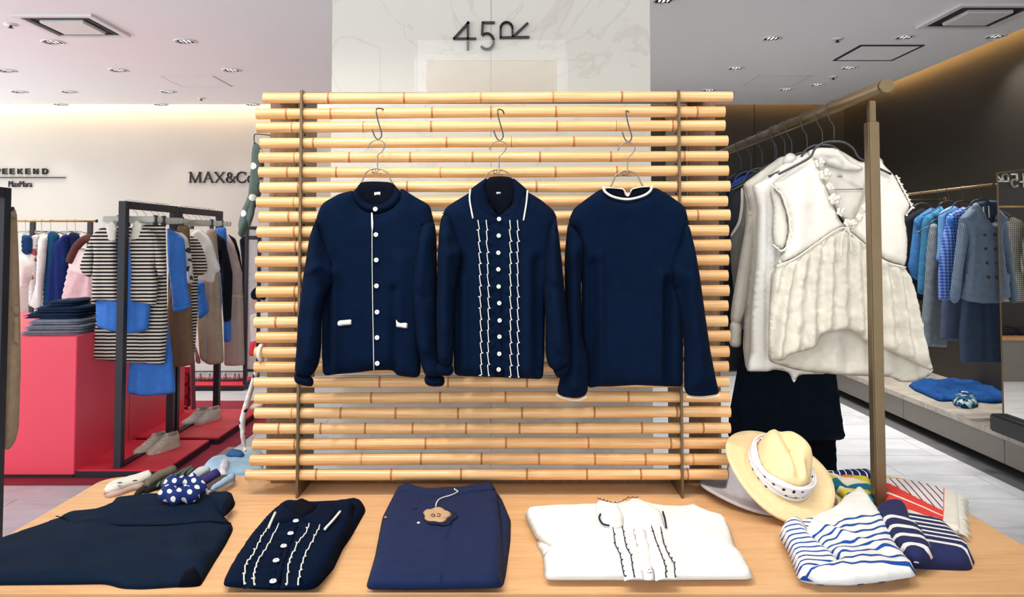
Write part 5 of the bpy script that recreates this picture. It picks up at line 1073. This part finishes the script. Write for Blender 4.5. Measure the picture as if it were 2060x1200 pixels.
for i, (x, w_, lab) in enumerate(((.92, .5, 'black gingham shirt reflected at the mirror edge'), (.55, .5, 'black gingham shirt reflected farther inside the mirror'))):
    Y = BACK - .5; F = VF(Y - .02 - .1 * i); z0 = EYE + .28
    t = thing('black_gingham_shirt', lab, 'shirt', (x, Y, z0 - .95), 'gingham shirts seen in the mirror')
    puff('body', [(x + a, z0 + b) for a, b in [(-.06, 0), (-.2, -.06), (-.22, -.3), (-.21, -.95), (.21, -.95), (.22, -.3), (.2, -.06), (.06, 0), (.03, -.05), (-.03, -.05)]], F, .03, GINGK, t, None, .02, wr=.004)
    for sg in (-1, 1): puff('sleeve', [(x + sg * a, z0 + b) for a, b in [(.2, -.06), (.25, -.2), (.3, -.62), (.21, -.64), (.18, -.25)]][::sg], F.off(.01), .03, GINGK, t, None, .02)
    rail_hanger('hanger of the black gingham shirt, ' + ('nearer' if i == 0 else 'farther') + ' one in the mirror', x, Y, EYE + .38, .012, .11, .34, GUN, 0, .03)
t = thing('back_wall_cabinet', 'low olive cabinet with a tan shelf top seen in the mirror', 'cabinet', (.55, BACK - .35, 0))
build('body', MB().box(-.2, BACK - .7, 0, 1.25, BACK - .005, .44, bev=.003), FASCIA, t); build('shelf_top', MB().box(-.22, BACK - .72, .44, 1.27, BACK - .005, .48, bev=.003), TANWOOD, t)
for i, x in enumerate((.45, .75, 1.0)):
    puff('folded_bag', [(x - .14, BACK - .6), (x + .12, BACK - .62), (x + .14, BACK - .3), (x - .12, BACK - .32)], HF(.4801), .07, cloth('dark_bag', (32, 32, 40)), None, None, .03, wr=.02, wrs=10, flat_back=True, r=.06, base=(x, BACK - .45, .48))
    tag(bpy.data.objects['folded_bag' + ('' if i == 0 else '.%03d' % i)], ('leftmost', 'middle', 'rightmost')[i] + ' dark folded bag on the tan shelf in the mirror', 'bag', 'folded bags on the tan shelf')
# ------------------------------------------------------------------ left side: red displays and racks
tag(build('floor_mat', MB().box(-4.4, 4.74, .0005, -1.98, 7.2, .008, bev=.002), REDMAT, None, (-4.2, 6, 0)), 'dark red mat under the red plinth and racks', 'mat')
PLX = at(152, 820, 4.86).x; PLZ = at(152, 677, 4.86).z
print('plinth', PLX, PLZ)
t = thing('red_plinth', 'big glossy coral red display plinth at the left', 'plinth', (-4.2, 5.8, .0085))
build('box_body', MB().box(-4.25, 4.86, .03, PLX, 6.5, PLZ, bev=.004), RED, t); build('toe_recess', MB().box(-4.23, 4.88, .0085, PLX - .02, 6.48, .03), PLINTHB, t)
for y in (5.55, 6.2): build('panel_joint', MB().box(PLX - .001, y - .0025, .03, PLX + .0008, y + .0025, PLZ - .004), REDMAT, t)
def platform(x0, x1, y0, y1, lab):
    z0 = .0085 if y1 < 7.2 and y0 > 4.7 else .0005
    t = thing('red_platform', lab, 'platform', ((x0 + x1) / 2, (y0 + y1) / 2, z0), 'low red rack platforms')
    build('black_base', MB().box(x0, y0, z0, x1, y1, .046, bev=.002), BLK, t); build('red_top', MB().box(x0 + .004, y0 + .004, .046, x1 - .004, y1 - .004, .058, bev=.002), REDTOP, t)
RKX = -2.48
platform(-2.74, -2.16, 4.87, 5.6, 'low red platform with a pair of sneakers nearest the table'); platform(-2.74, -2.12, 5.66, 6.62, 'low red platform with sneakers under the second black rack'); platform(-3.35, -2.65, 7.7, 8.2, 'far red platform with sandals by the cream wall'); platform(-2.8, -2.16, 2.6, 3.72, 'near red platform just showing left of the table')
RKZ = at(243, 404, 4.9).z
def rack(y0, y1, x, z, lab, w=.024, floor=.0585):
    t = thing('black_rack', lab, 'clothes rack', (x, (y0 + y1) / 2, floor), 'black square-tube clothes racks')
    for y in (y0, y1): build('post', MB().box(x - w, y - w, floor, x + w, y + w, z, bev=.002), BLK, t)
    build('top_bar', MB().box(x - w, y0 + w + .0005, z - 2 * w, x + w, y1 - w - .0005, z, bev=.002), BLK, t); build('foot_bar', MB().box(x - w, y0 + w + .0005, floor, x + w, y1 - w - .0005, floor + .012), BLK, t)
rack(4.92, 5.66, RKX, RKZ, 'front black rack with the striped cardigan'); rack(5.76, 6.58, RKX - .01, RKZ, 'second black rack with white tee and beige trousers'); rack(2.7, 3.64, -2.414, at(8, 378, 3.66).z, 'near black rack post at the left picture edge')
rack(7.75, 8.15, -2.55 - .1, at(500, 455, 7.75).z, 'far thin black rack beside the bamboo stand', .016)
def clip_hanger(lab, Y, X=RKX, z=None, w=.34, zr=RKZ, clips=True, mat=GREYHANG, rr=.024):
    zb = zr - .115 if z is None else z
    t = thing('clip_hanger', lab, 'hanger', (X, Y, zb - .03), 'grey clip hangers on the black racks')
    P = [(X + a, Y, b) for a, b in ((rr + .004, zr - .012), (rr + .004, zr + .006), (rr * .5, zr + .010), (-rr * .5, zr + .010), (-rr - .004, zr + .005), (-rr - .004, zr - .05), (-.002, zr - .07), (0, zb + .01))]
    build('hook', MB().tube(smooth_path(P, 2), .0018, 6), STEEL, t)
    build('bar', MB().box(X - w / 2, Y - .006, zb - .02, X + w / 2, Y + .006, zb + .02, bev=.005), mat, t)
    if clips:
        for s_ in (-1, 1): build('clip', MB().box(X + s_ * w * .36 - .014, Y - .012, zb - .045, X + s_ * w * .36 + .014, Y + .012, zb + .03, bev=.003), CLIP, t)
for y, lab, cl in ((4.985, 'grey hanger inside the striped cardigan', False), (5.1, 'grey clip hanger of the striped skirt', True), (5.22, 'grey clip hanger of the cobalt skirt', True), (5.35, 'grey hanger of the cobalt shirt', False), (5.43, 'grey hanger of the printed white top', False), (5.51, 'grey clip hanger of the brown trousers', True), (5.83, 'grey hanger of the striped tee', False), (5.94, 'grey hanger of the white tee', False), (6.07, 'grey clip hanger of the beige trousers', True), (6.17, 'grey hanger of the black jacket', False), (6.28, 'grey clip hanger of the cobalt shorts', True), (6.37, 'grey hanger of the sand coat', False)): clip_hanger(lab, y, clips=cl)
c8 = C(140, 380, 3.75); cl1 = C(0, 380, 2.07); cl2 = C(330, 420, 3.333)
FC_ = VF(4.985)
t = garment('striped_cardigan', 'black and cream striped short-sleeve cardigan with ivory collar on the front rack', 'cardigan', [(300, 255), (215, 305), (165, 355), (182, 500), (170, 700), (164, 868), (190, 880), (205, 838), (300, 842), (372, 850), (366, 600), (352, 385), (340, 300)], c8, 4.985, STRIPE, .03, .014, [([(230, 400), (215, 820)], .008, .02)],
            [('front_panel', [(530, 262), (600, 300), (650, 350), (672, 460), (645, 600), (668, 700), (655, 880), (560, 862), (458, 845), (466, 600), (452, 385), (480, 300)], STRIPE, 0, {'cr': [([(540, 400), (520, 840)], .008, .02)]}), ('sleeve', [(215, 305), (165, 350), (110, 480), (72, 590), (100, 640), (155, 672), (180, 640), (190, 480), (230, 330)], STRIPE, -.006), ('sleeve', [(610, 305), (655, 350), (700, 450), (735, 590), (733, 645), (672, 672), (645, 570), (638, 440)], STRIPE, -.006),
             ('collar_leaf', [(262, 262), (330, 236), (362, 275), (350, 392), (282, 396)], IVORY, .026, {'th': .007, 'rounds': 0}), ('collar_leaf', [(482, 246), (512, 234), (558, 264), (530, 390), (448, 388), (466, 330)], IVORY, .026, {'th': .007, 'rounds': 0}), ('inner_back', [(330, 290), (490, 290), (480, 400), (340, 400)], STRIPE, -.02, {'th': .008})])
garment('cobalt_camisole', 'cobalt blue satin top with curved hem inside the striped cardigan', 'top', [(345, 370), (470, 370), (560, 500), (600, 800), (612, 872), (592, 1065), (510, 1085), (420, 1092), (300, 1070), (205, 1042), (196, 850), (230, 700), (300, 450)], c8, 5.035, BLUE, .03, .015, folds((230, 300, 380, 450, 520, 570), 860, 1050, .008, .014))
garment('striped_skirt', 'long black and cream striped skirt behind the cobalt top', 'skirt', [(600, 145), (690, 150), (695, 400), (698, 570), (690, 680), (684, 732), (600, 726), (520, 720), (383, 708), (392, 640), (400, 540), (420, 400), (560, 200)], cl1, 5.1, STRIPE, .04, .018, [([(470, 600), (450, 710)], .008, .02), ([(600, 600), (600, 720)], .008, .02)])
garment('cobalt_skirt', 'cobalt blue flared skirt below the striped skirt', 'skirt', [(560, 500), (690, 500), (702, 580), (718, 680), (732, 845), (690, 856), (600, 862), (530, 852), (536, 760), (545, 640)], cl1, 5.2, BLUE, .035, .018, folds((560, 590, 625, 660, 690), 640, 855, .009, .014))
garment('cobalt_shirt', 'cobalt blue shirt with a rolled cuff on the front rack', 'shirt', [(735, 290), (800, 325), (862, 372), (872, 430), (886, 700), (915, 878), (850, 915), (780, 930), (772, 800), (745, 600), (735, 400)], c8, 5.33, BLUE, .03, .015, [([(850, 400), (780, 560), (800, 900)], -.006, .02)], [('rolled_cuff', [(785, 890), (912, 858), (918, 885), (850, 918), (780, 932)], BLUE, .02, {'th': .014})])
garment('printed_white_top', 'off-white top with small dark print behind the cobalt shirt', 'top', [(780, 295), (850, 330), (888, 365), (915, 470), (925, 560), (938, 705), (892, 722), (860, 500), (800, 340)], c8, 5.42, blotch('speckled_white', [(226, 220, 212), (230, 224, 216), (224, 218, 210), (226, 220, 212), (228, 222, 214), (70, 62, 66)], 28), .025, .016)
garment('brown_trousers', 'brown trousers with a straight hem on the front rack', 'trousers', [(95, 105), (172, 112), (178, 400), (185, 700), (207, 1040), (150, 1052), (110, 1056), (62, 1062), (40, 900), (20, 690), (60, 300)], cl2, 5.5, BROWN, .035, .018, [([(100, 700), (105, 1050)], -.01, .015)])
garment('striped_tee', 'black and cream striped tee with rounded sleeve on the second rack', 'tee', [(150, 180), (215, 195), (228, 480), (226, 700), (205, 985), (188, 930), (178, 500)], cl2, 5.83, STRIPE, .03, .016, (), [('sleeve', [(172, 172), (235, 208), (270, 290), (293, 390), (290, 422), (255, 445), (215, 452), (195, 380), (185, 300)], STRIPE, -.004)])
garment('white_tee', 'plain white short-sleeve tee on the second rack', 'tee', [(185, 160), (235, 130), (300, 180), (330, 240), (352, 330), (382, 412), (345, 432), (338, 490), (310, 500), (280, 485), (215, 490), (205, 300)], cl2, 5.94, WHITE, .035, .016, [([(300, 200), (280, 480)], .008, .02)])
garment('cobalt_wrap_top', 'crumpled cobalt blue wrap top below the white tee', 'top', [(205, 480), (272, 490), (278, 600), (302, 680), (290, 705), (235, 742), (215, 640)], cl2, 5.98, BLUE, .03, .012, [([(220, 520), (290, 690)], .012, .008), ([(260, 510), (225, 700)], -.01, .008)], wr=.014, wrs=20)
garment('beige_trousers', 'wide beige trousers with sharp crease on the second rack', 'trousers', [(285, 140), (352, 132), (370, 420), (386, 700), (402, 1030), (350, 1040), (300, 1046), (240, 1005), (222, 740), (250, 450)], cl2, 6.07, BEIGE, .035, .018, [([(305, 500), (300, 1030)], -.008, .012), ([(340, 300), (355, 1030)], .006, .012)], [('lilac_ribbon', [(280, 560), (294, 560), (292, 800), (298, 1040), (278, 1030), (284, 800)], cloth('lilac', (150, 144, 206)), .03, {'th': .006}), ('pink_hem', [(205, 900), (235, 980), (250, 1040), (212, 1035)], cloth('rose', (206, 130, 142)), .0, {'th': .02})])
garment('black_jacket', 'black jacket hanging between beige trousers and sand coat', 'jacket', [(345, 160), (410, 200), (440, 330), (460, 430), (458, 560), (450, 748), (400, 762), (388, 600), (372, 380)], cl2, 6.17, BLACKC, .04, .016)
garment('cobalt_shorts', 'cobalt blue shorts showing above and below the black jacket', 'shorts', [(345, 125), (415, 120), (424, 240), (440, 500), (448, 750), (447, 890), (400, 896), (398, 760), (370, 400)], cl2, 6.27, BLUE, .03, .018)
garment('sand_coat', 'sand coloured coat with rolled sleeve on the second rack', 'coat', [(418, 168), (470, 235), (500, 340), (525, 430), (527, 600), (542, 1046), (470, 1052), (404, 1050), (400, 800), (420, 400)], cl2, 6.37, BEIGE2, .04, .018, [([(470, 640), (475, 1040)], .008, .02)], [('sleeve', [(425, 180), (475, 250), (505, 400), (525, 560), (455, 560), (440, 400)], BEIGE, -.006), ('rolled_cuff', [(448, 545), (528, 560), (533, 608), (490, 622), (446, 612)], cloth('cuff_beige', (196, 182, 166)), -.004, {'th': .045})])
garment('black_cardigan', 'thin black cardigan edge behind the sand coat', 'cardigan', [(425, 165), (480, 200), (510, 300), (526, 425), (520, 440), (495, 330), (465, 230)], cl2, 6.45, BLACKC, .02, .014)
garment('long_black_dress', 'long black dress hanging on the far rack beside the stand', 'dress', [(505, 205), (555, 170), (558, 420), (548, 700), (545, 1010), (540, 1010), (528, 600), (518, 330)], cl2, 7.9, BLACKC, .03, .018)
# shoes
def sneaker(t, M, mat):
    L = .255; secs = []
    mb = MB(); n = 18; rows = []
    for u, w, h in ((0, .012, .016), (.04, .03, .035), (.15, .044, .045), (.3, .049, .056), (.45, .046, .074), (.6, .040, .098), (.72, .037, .10), (.85, .036, .104), (.95, .031, .108), (1, .018, .098)):
        rows.append([(math.copysign(abs(math.cos(q)) ** .8, math.cos(q)) * w * (1 - .35 * max(0, math.sin(q)) ** 2), -L * (1 - u) + .0, .02 + max(0, math.sin(q)) ** .8 * (h - .02)) for q in [math.pi * k / (n - 1) for k in range(n)]])
    vs = [v for r in rows for v in r]; m = len(rows)
    mb.add(vs, [(i * n + k, i * n + k + 1, (i + 1) * n + k + 1, (i + 1) * n + k) for i in range(m - 1) for k in range(n - 1)], 0, True)
    mb.f.append(tuple(range((m - 1) * n, m * n))); mb.m.append(0); mb.sm.append(False); build('upper', mb.xform(M), mat, t)
    so = [(x * 1.0, y) for x, y in ((.0, -L - .006), (.032, -L + .01), (.05, -L + .06), (.05, -L + .11), (.042, -.1), (.04, -.03), (.025, .005), (-.025, .005), (-.04, -.03), (-.042, -.1), (-.05, -L + .11), (-.05, -L + .06), (-.032, -L + .01))]
    build('sole', prism(so, 0, .024).xform(M), cloth('sole_rubber', (214, 196, 186)), t)
    build('ankle_opening', MB().ball((0, -.055, .094), .026, .05, .016, 12).xform(M), cloth('shoe_lining', (150, 140, 130)), t)
    for k in range(4): build('lace', MB().tube([M @ Vector((s_, -.115 - k * .022, .092 - k * .0105 - abs(s_) * .35)) for s_ in (-.026, -.012, 0, .012, .026)], .003, 6), IVORY, t)
    build('tongue', MB().ball((0, -.1, .092), .02, .022, .02, 10).xform(M), mat, t)
SH = cloth('greige_suede', (196, 184, 166)); SH2 = cloth('white_grey_mesh', (206, 204, 196))
for i, (px, py, Yz, m_, sgn, lab) in enumerate(((282, 915, 0, SH, 1, 'beige sneaker, left one of the front platform pair'), (309, 915, 0, SH, 1, 'beige sneaker, right one of the front platform pair'), (376, 857, 0, SH2, 1, 'white-grey sneaker, left one of the second platform pair'), (402, 855, 0, SH2, 1, 'white-grey sneaker, right one of the second platform pair'))):
    p = atz(px, py, .0585); t = thing('sneaker', lab, 'shoe', (p.x, p.y, .0585), 'sneakers on the red platforms')
    sneaker(t, Matrix.Translation((p.x + .06, p.y + .24, .0585)) @ Matrix.Rotation(math.radians(-22), 4, 'Z') @ Matrix.Scale(.88, 4, (1, 0, 0)), m_)
for i, x in enumerate((-3.12, -2.86)):
    t = thing('sandal', ('left', 'right')[i] + ' grey strappy sandal on the far red platform', 'shoe', (x, 7.95, .0585), 'sandals on the far platform')
    build('sole', prism([(x + a, 7.95 + b) for a, b in ((-.12, -.03), (-.04, -.045), (.1, -.035), (.13, 0), (.1, .035), (-.04, .045), (-.12, .03))], .0585, .078), CLIP, t)
    for dx in (-.07, .03, .07): build('strap', MB().tube([(x + dx, 7.95 + .042 * math.cos(q), .076 + .055 * math.sin(q)) for q in [math.pi * k / 8 for k in range(9)]], .008, 6), GREYFELT, t)
# folded jeans on the plinth
FJN = PLZ + .001
def jean(lab, x0, x1, y0, y1, z, h, mat, sk=.03):
    t = thing('folded_jeans', lab, 'jeans', ((x0 + x1) / 2, (y0 + y1) / 2, z), 'folded jeans stacked on the red plinth')
    for k in (0, 1): puff('folded_leg', [(x0 + k * .012, y0), (x1 - .02, y0 + sk * .4), (x1 + k * .01, y0 + sk), (x1 - .01, y1), (x0 + .06, y1 + .02), (x0 + .02, y1 - .1)], HF(z + k * h / 2), h * .5, mat, t, None, .03, flat_back=True, r=.02, wr=.006, wrs=8)
    build('hem_stitch', MB().tube([(x0 + .02, y0 - .001, z + h * .5), (x1 - .04, y0 + sk * .35, z + h * .5)], .002, 6), mat, t)
z = FJN; JX = PLX
for lab, x0, x1, h, m_ in (('light grey jeans at the bottom of the plinth stack', JX - .42, JX + .02, .028, GREYJ), ('light grey jeans second from the bottom of the stack', JX - .40, JX + .03, .028, GREYJ), ('faded grey jeans third from the bottom of the stack', JX - .38, JX + .01, .028, GREYJ)):
    jean(lab, x0 - .02, x1 - .06, 4.95, 5.3, z, h, m_); z += h + .006
for lab, x0, x1, h, m_ in (('dark indigo jeans lying directly on the grey jeans', JX - .42, JX - .04, .036, JEANS), ('dark indigo jeans second from top of the stack', JX - .36, JX - .02, .036, JEANS), ('dark indigo jeans on top of the stack', JX - .28, JX - .08, .034, JEANS)):
    jean(lab, x0 - .02, x1 - .04, 4.98, 5.3, z, h, m_); z += h + .006
# cargo trousers at the left edge
garment('khaki_cargo_trousers', 'khaki cargo trousers with a flap pocket hanging at the left edge', 'trousers', [(-24, 428), (18, 428), (34, 428), (38, 520), (41, 640), (42, 740), (38, 860), (30, 890), (18, 905), (-10, 900), (-28, 880), (-24, 640)], ID, 3.74, KHAKI, .04, .014, [([(20, 470), (22, 880)], .008, .02), ([(6, 500), (4, 880)], -.01, .015), ([(10, 690), (34, 640)], .008, .015)], [('pocket_flap', [(24, 610), (40, 612), (40, 636), (25, 632)], KHAKI, .034, {'th': .012}), ('cargo_pocket', [(25, 632), (40, 636), (40, 698), (26, 690)], KHAKI, .028, {'th': .014}), ('waistband', [(-24, 424), (34, 424), (35, 442), (-24, 440)], KHAKI, .014, {'th': .03})], wr=.01)
t = thing('clip_hanger', 'grey clip hanger of the khaki cargo trousers', 'hanger', (at(10, 430, 3.74).x, 3.74, at(10, 430, 3.74).z))
for px in (-10, 22): p = at(px, 432, 3.73); build('clip', MB().box(p.x - .01, p.y - .01, p.z - .035, p.x + .01, p.y + .015, p.z + .04, bev=.003), CLIP, t)
p = at(6, 426, 3.74); build('bar', MB().box(p.x - .08, 3.735, p.z - .008, p.x + .06, 3.75, p.z + .012, bev=.003), GREYHANG, t); build('hook', MB().tube([(p.x, 3.742, p.z + .01), (p.x, 3.742, p.z + .05), (-2.435, 3.66, p.z + .07)], .002, 6), STEEL, t)
# back rail with clothes
cb = C(0, 400, 4.138); YB = 7.6; F = VF(YB)
rl = [F.w(*q) for q in F.px(cb([(150, 185), (800, 183)]))]
t = thing('brass_back_rail', 'slim brass rail of blouses before the cream wall at far left', 'clothes rail', ((rl[0].x + rl[1].x) / 2, YB, .0005))
build('rail_bar', MB().tube([(-6.2, YB, rl[1].z), (rl[1].x, YB, rl[1].z)], .011, 10), GOLD, t); build('end_cap', MB().tube([(rl[1].x, YB, rl[1].z), (rl[1].x + .012, YB, rl[1].z)], .017, 10), BLK, t)
for px in (272, 750): x = F.px(cb([(px, 300)]))[0][0]; build('post', MB().box(x - .02, YB - .02, .0005, x + .02, YB + .02, rl[1].z - .012), BLK, t)
for i, (name, lab, cat, pts, m_) in enumerate((('denim_blouse', 'short blue denim blouse on the far brass rail', 'blouse', [(180, 300), (235, 298), (272, 320), (268, 450), (215, 470), (182, 440)], DENIM), ('floral_dress', 'pale pink floral dress on the far brass rail', 'dress', [(225, 370), (270, 300), (330, 295), (318, 600), (300, 900), (240, 900), (232, 640)], blotch('floral', [(232, 222, 218), (236, 226, 222), (230, 214, 214), (234, 224, 220), (176, 96, 96), (232, 222, 218)], 22)), ('white_frill_blouse', 'white frilled long blouse on the far brass rail', 'blouse', [(318, 330), (350, 300), (392, 310), (385, 500), (360, 760), (352, 910), (290, 920), (255, 880), (300, 700), (312, 450)], WHITE), ('teal_denim_shirt', 'teal denim shirt on the far brass rail', 'shirt', [(400, 275), (440, 262), (500, 300), (470, 500), (440, 890), (355, 905), (372, 600)], TEAL), ('royal_navy_jacket', 'royal navy jacket on the far brass rail', 'jacket', [(445, 380), (520, 300), (565, 285), (572, 500), (545, 860), (390, 870), (405, 620)], ROYAL), ('ink_navy_top', 'ink navy top at the right end of the far brass rail', 'top', [(545, 330), (590, 270), (660, 290), (670, 330), (655, 560), (545, 650)], INK))):
    garment(name, lab, cat, pts, cb, YB - .10 + (i % 2) * .05, m_, .04, .025, group=None)
for px, lab in ((215, 'steel hanger of the denim blouse'), (300, 'steel hanger of the floral dress'), (350, 'steel hanger of the white frilled blouse'), (425, 'steel hanger of the teal denim shirt'), (560, 'steel hanger of the royal navy jacket'), (630, 'steel hanger of the ink navy top')):
    (q,) = F.px(cb([(px, 185)])); x, zr = q[0], rl[1].z
    tt = thing('slim_hanger', lab, 'hanger', (x, YB, zr - .12), 'slim hangers on the far brass rail')
    build('hook', MB().tube(smooth_path([(x, YB + .014, zr - .004), (x, YB + .010, zr + .014), (x, YB - .008, zr + .016), (x, YB - .016, zr), (x, YB - .006, zr - .04), (x, YB, zr - .1)], 2), .002, 6), STEEL, tt)
    build('bar', MB().tube([(x - .13, YB, zr - .13), (x - .06, YB, zr - .105), (x, YB, zr - .1), (x + .06, YB, zr - .105), (x + .13, YB, zr - .13)], .008, 6), GREYHANG, tt)
# blouses on bust stands behind the plinth
def bust(px, lab, Y=7.05):
    x = at(px, 600, Y).x; z1 = at(px, 560, Y).z; t = thing('bust_stand', lab, 'bust form', (x, Y + .03, .0085))
    build('pole', MB().tube([(x, Y + .03, .02), (x, Y + .03, z1)], .014, 10), BLK, t); build('base', MB().lathe([(.001, .018), (.13, .014), (.14, .0), (.001, 0)], (x, Y + .03, .0085), 24), BLK, t)
bust(168, 'black bust stand under the white and pink blouse'); bust(48, 'black bust stand under the puff-sleeve blouse')
garment('pink_white_blouse', 'white blouse shading to pale pink behind the jeans stack', 'blouse', [(650, 408), (718, 400), (770, 450), (800, 540), (808, 800), (800, 945), (730, 946), (640, 906), (530, 872), (545, 780), (575, 640), (600, 520)], cb, 7.0, PINK, .09, .022, [([(720, 560), (600, 860)], .01, .03), ([(760, 640), (680, 900)], -.01, .03)], [('white_yoke', [(650, 406), (718, 398), (770, 450), (790, 560), (770, 650), (690, 640), (600, 610), (590, 560), (610, 500)], WHITE, .02, {'th': .085}), ('high_collar', [(648, 415), (680, 400), (718, 398), (716, 450), (660, 462)], WHITE, .05, {'th': .06})])
p_ = [VF(6.9).w(*q) for q in VF(6.9).px(cb([(575, 530), (605, 460), (640, 395), (690, 345), (745, 325), (780, 345)]))]
tag(build('brown_shoulder_scarf', MB().tube(smooth_path(p_, 5), [.03, .034, .036, .036, .036, .036] + [.036] * 15 + [.038, .036, .034, .03, .02], 10), cloth('chestnut_suede', (92, 58, 52)), None, p_[0]), 'chestnut brown scarf arching over the pink blouse shoulder', 'scarf')
garment('puff_sleeve_blouse', 'white puff-sleeve blouse between cargo trousers and floral dress', 'blouse', [(100, 470), (180, 458), (235, 490), (272, 550), (268, 640), (240, 720), (235, 860), (240, 962), (120, 970), (80, 800)], cb, 7.0, WHITE, .08, .022, [([(200, 540), (250, 620)], .012, .03), ([(180, 720), (265, 640)], -.012, .015)])
# framed poster board behind the stand
Y = 8.3; a = at(497, 455, Y); b = at(572, 742, Y)
t = thing('poster_board', 'tall black-framed grey poster board partly behind the bamboo ends', 'poster', ((a.x + b.x) / 2, Y, .0005))
build('panel', MB().box(a.x + .02, Y, b.z, b.x - .02, Y + .02, a.z - .02), cloth('poster_grey', (206, 206, 204)), t)
for x0, x1, z0, z1 in ((a.x, a.x + .02, 0.0005, a.z), (b.x - .02, b.x, .0005, a.z), (a.x + .02, b.x - .02, a.z - .02, a.z), (a.x + .02, b.x - .02, b.z - .02, b.z)): build('frame_bar', MB().box(x0, Y - .01, z0, x1, Y + .03, z1), BLK, t)
FPB = VF(Y - .0005)
puff('printed_hair', [(503, 590), (512, 578), (528, 578), (538, 590), (534, 604), (506, 602)], FPB, .002, BLACKC, t, ID, .02)
puff('printed_face', [(506, 602), (534, 602), (532, 622), (520, 632), (508, 620)], FPB, .0015, cloth('printed_skin', (214, 180, 170)), t, ID, .02)
puff('printed_blouse', [(502, 632), (540, 628), (556, 640), (556, 690), (504, 690)], FPB, .0015, WHITE, t, ID, .02)
puff('printed_skirt', [(504, 684), (540, 682), (544, 712), (500, 716)], FPB, .002, RED, t, ID, .02)
# ring chain behind second rack
t = thing('ring_chain', 'black ring chain hanging against the red panel under the second rack', 'chain', (at(372, 850, 6.7).x, 6.72, .07))
build('red_board', MB().box(at(364, 800, 6.72).x, 6.73, .059, at(384, 800, 6.72).x, 6.75, at(372, 738, 6.72).z), REDTOP, t)
for py in (760, 785, 808, 832):
    p = at(373, py, 6.72); build('ring', MB().tube([(p.x + .032 * math.cos(q), 6.718, p.z + .05 * math.sin(q)) for q in [2 * math.pi * k / 16 for k in range(16)]], .007, 6, closed=True), BLK, t)
garment('mauve_trousers', 'mauve trouser leg hanging behind the second rack sneakers', 'trousers', [(382, 720), (392, 720), (394, 826), (384, 830)], ID, 6.62, cloth('mauve', (140, 104, 114)), .02, .02)
# polka dot scarves at the left end of the stand
t = thing('green_dotted_scarf', 'grey-green scarf with white dots hanging at the upper left bamboo ends', 'scarf', (at(505, 480, 2.53).x, 2.53, at(505, 480, 2.53).z))
puff('hanging_cloth', [(511, 283), (519, 290), (530, 300), (532, 340), (526, 390), (513, 420), (505, 448), (488, 480), (478, 472), (479, 450), (487, 420), (499, 395), (504, 345), (507, 300)], VF(2.53), .022, DOTGRN, t, ID, .008, [([(512, 300), (508, 380), (490, 460)], .008, .01)], r=.02, wr=.004, wrs=20)
puff('loose_end', [(500, 392), (514, 398), (512, 430), (502, 460), (492, 440)], VF(2.515), .012, DOTGRN, t, ID, .008)
wire('hook', [(545, 272), (525, 270), (513, 270), (511, 278), (512, 290)], VF(2.52), .0018, BLK, t, ID, 0)
t = thing('ivory_dotted_scarf', 'ivory scarf with black dots trailing at the lower left bamboo ends', 'scarf', (at(495, 910, 2.42).x, 2.42, at(495, 912, 2.42).z))
cs = C(340, 680, 4)
puff('hanging_cloth', [(690, 240), (730, 160), (772, 168), (735, 260), (700, 345), (650, 520), (625, 600), (612, 690), (620, 850), (628, 938), (618, 935), (598, 900), (575, 800), (572, 720), (556, 692), (590, 560), (640, 400)], VF(2.42), .016, DOTW2, t, cs, .007, [([(720, 220), (620, 560), (595, 800)], .006, .008)], r=.015)
puff('knot_loop', [(632, 572), (660, 535), (700, 502), (770, 505), (782, 545), (690, 578)], VF(2.43), .014, cloth('cream_scarf_back', (222, 206, 186)), t, cs, .008)
# low glass table with folded denim, behind the table at left
ZG = .5; FG = HF(ZG + .0005)
q = [atz(x, y, ZG) for x, y in ((372, 962), (560, 905))]
x0, x1, y0, y1 = q[0].x, q[1].x + .05, q[0].y - .05, q[1].y + .06
t = thing('glass_low_table', 'low clear glass table with folded blue shirts behind the oak table', 'table', ((x0 + x1) / 2, (y0 + y1) / 2, .0005))
build('glass_top', MB().box(x0, y0, ZG - .012, x1, y1, ZG, bev=.001), GLASST, t)
for x in (x0 + .03, x1 - .03):
    for y in (y0 + .03, y1 - .03): build('leg', MB().tube([(x, y, .0005), (x, y, ZG - .0121)], .008, 8), CHROME, t)
c33 = C(340, 680, 4)
for name, lab, pts, m_, z in (('folded_sky_shirt', 'pale sky-blue folded shirt on the low glass table', [(270, 1040), (330, 975), (440, 970), (600, 940), (760, 920), (760, 1090), (500, 1100), (300, 1090)], cloth('pale_sky', (168, 200, 220)), .0005), ('folded_denim_patch', 'mid-blue folded denim piece on the low glass table', [(445, 945), (480, 912), (600, 918), (612, 945), (560, 955)], cloth('mid_denim', (52, 100, 150)), .03), ('folded_white_blouse', 'white translucent folded blouse on the low glass table', [(400, 1030), (430, 980), (490, 985), (480, 1040), (450, 1100), (400, 1090)], cloth('lilac_white', (228, 220, 230)), .035)):
    puff('folded_cloth', pts, HF(ZG + z), .028, m_, None, c33, .016, flat_back=True, wr=.006, wrs=14, base=atz(*c33([pts[0]])[0], ZG))
    o = bpy.context.scene.collection.objects[-1]; o.name = name; tag(o, lab, 'shirt' if 'denim' not in name else 'denim')

p = at(525, 720, 2.40); zc = at(525, 708, PY).z; xc = at(526, 708, PY).x
build('tied_loop', MB().tube([(xc, PY + .03 * math.cos(q), zc + .022 * math.sin(q)) for q in [2 * math.pi * k / 16 for k in range(16)]], .006, 8, closed=True), DOTW2, bpy.data.objects['ivory_dotted_scarf'])
clip_hanger('thin black hanger of the long black dress', 7.9, -2.66, None, .2, at(500, 455, 7.75).z, False, BLK, .016)
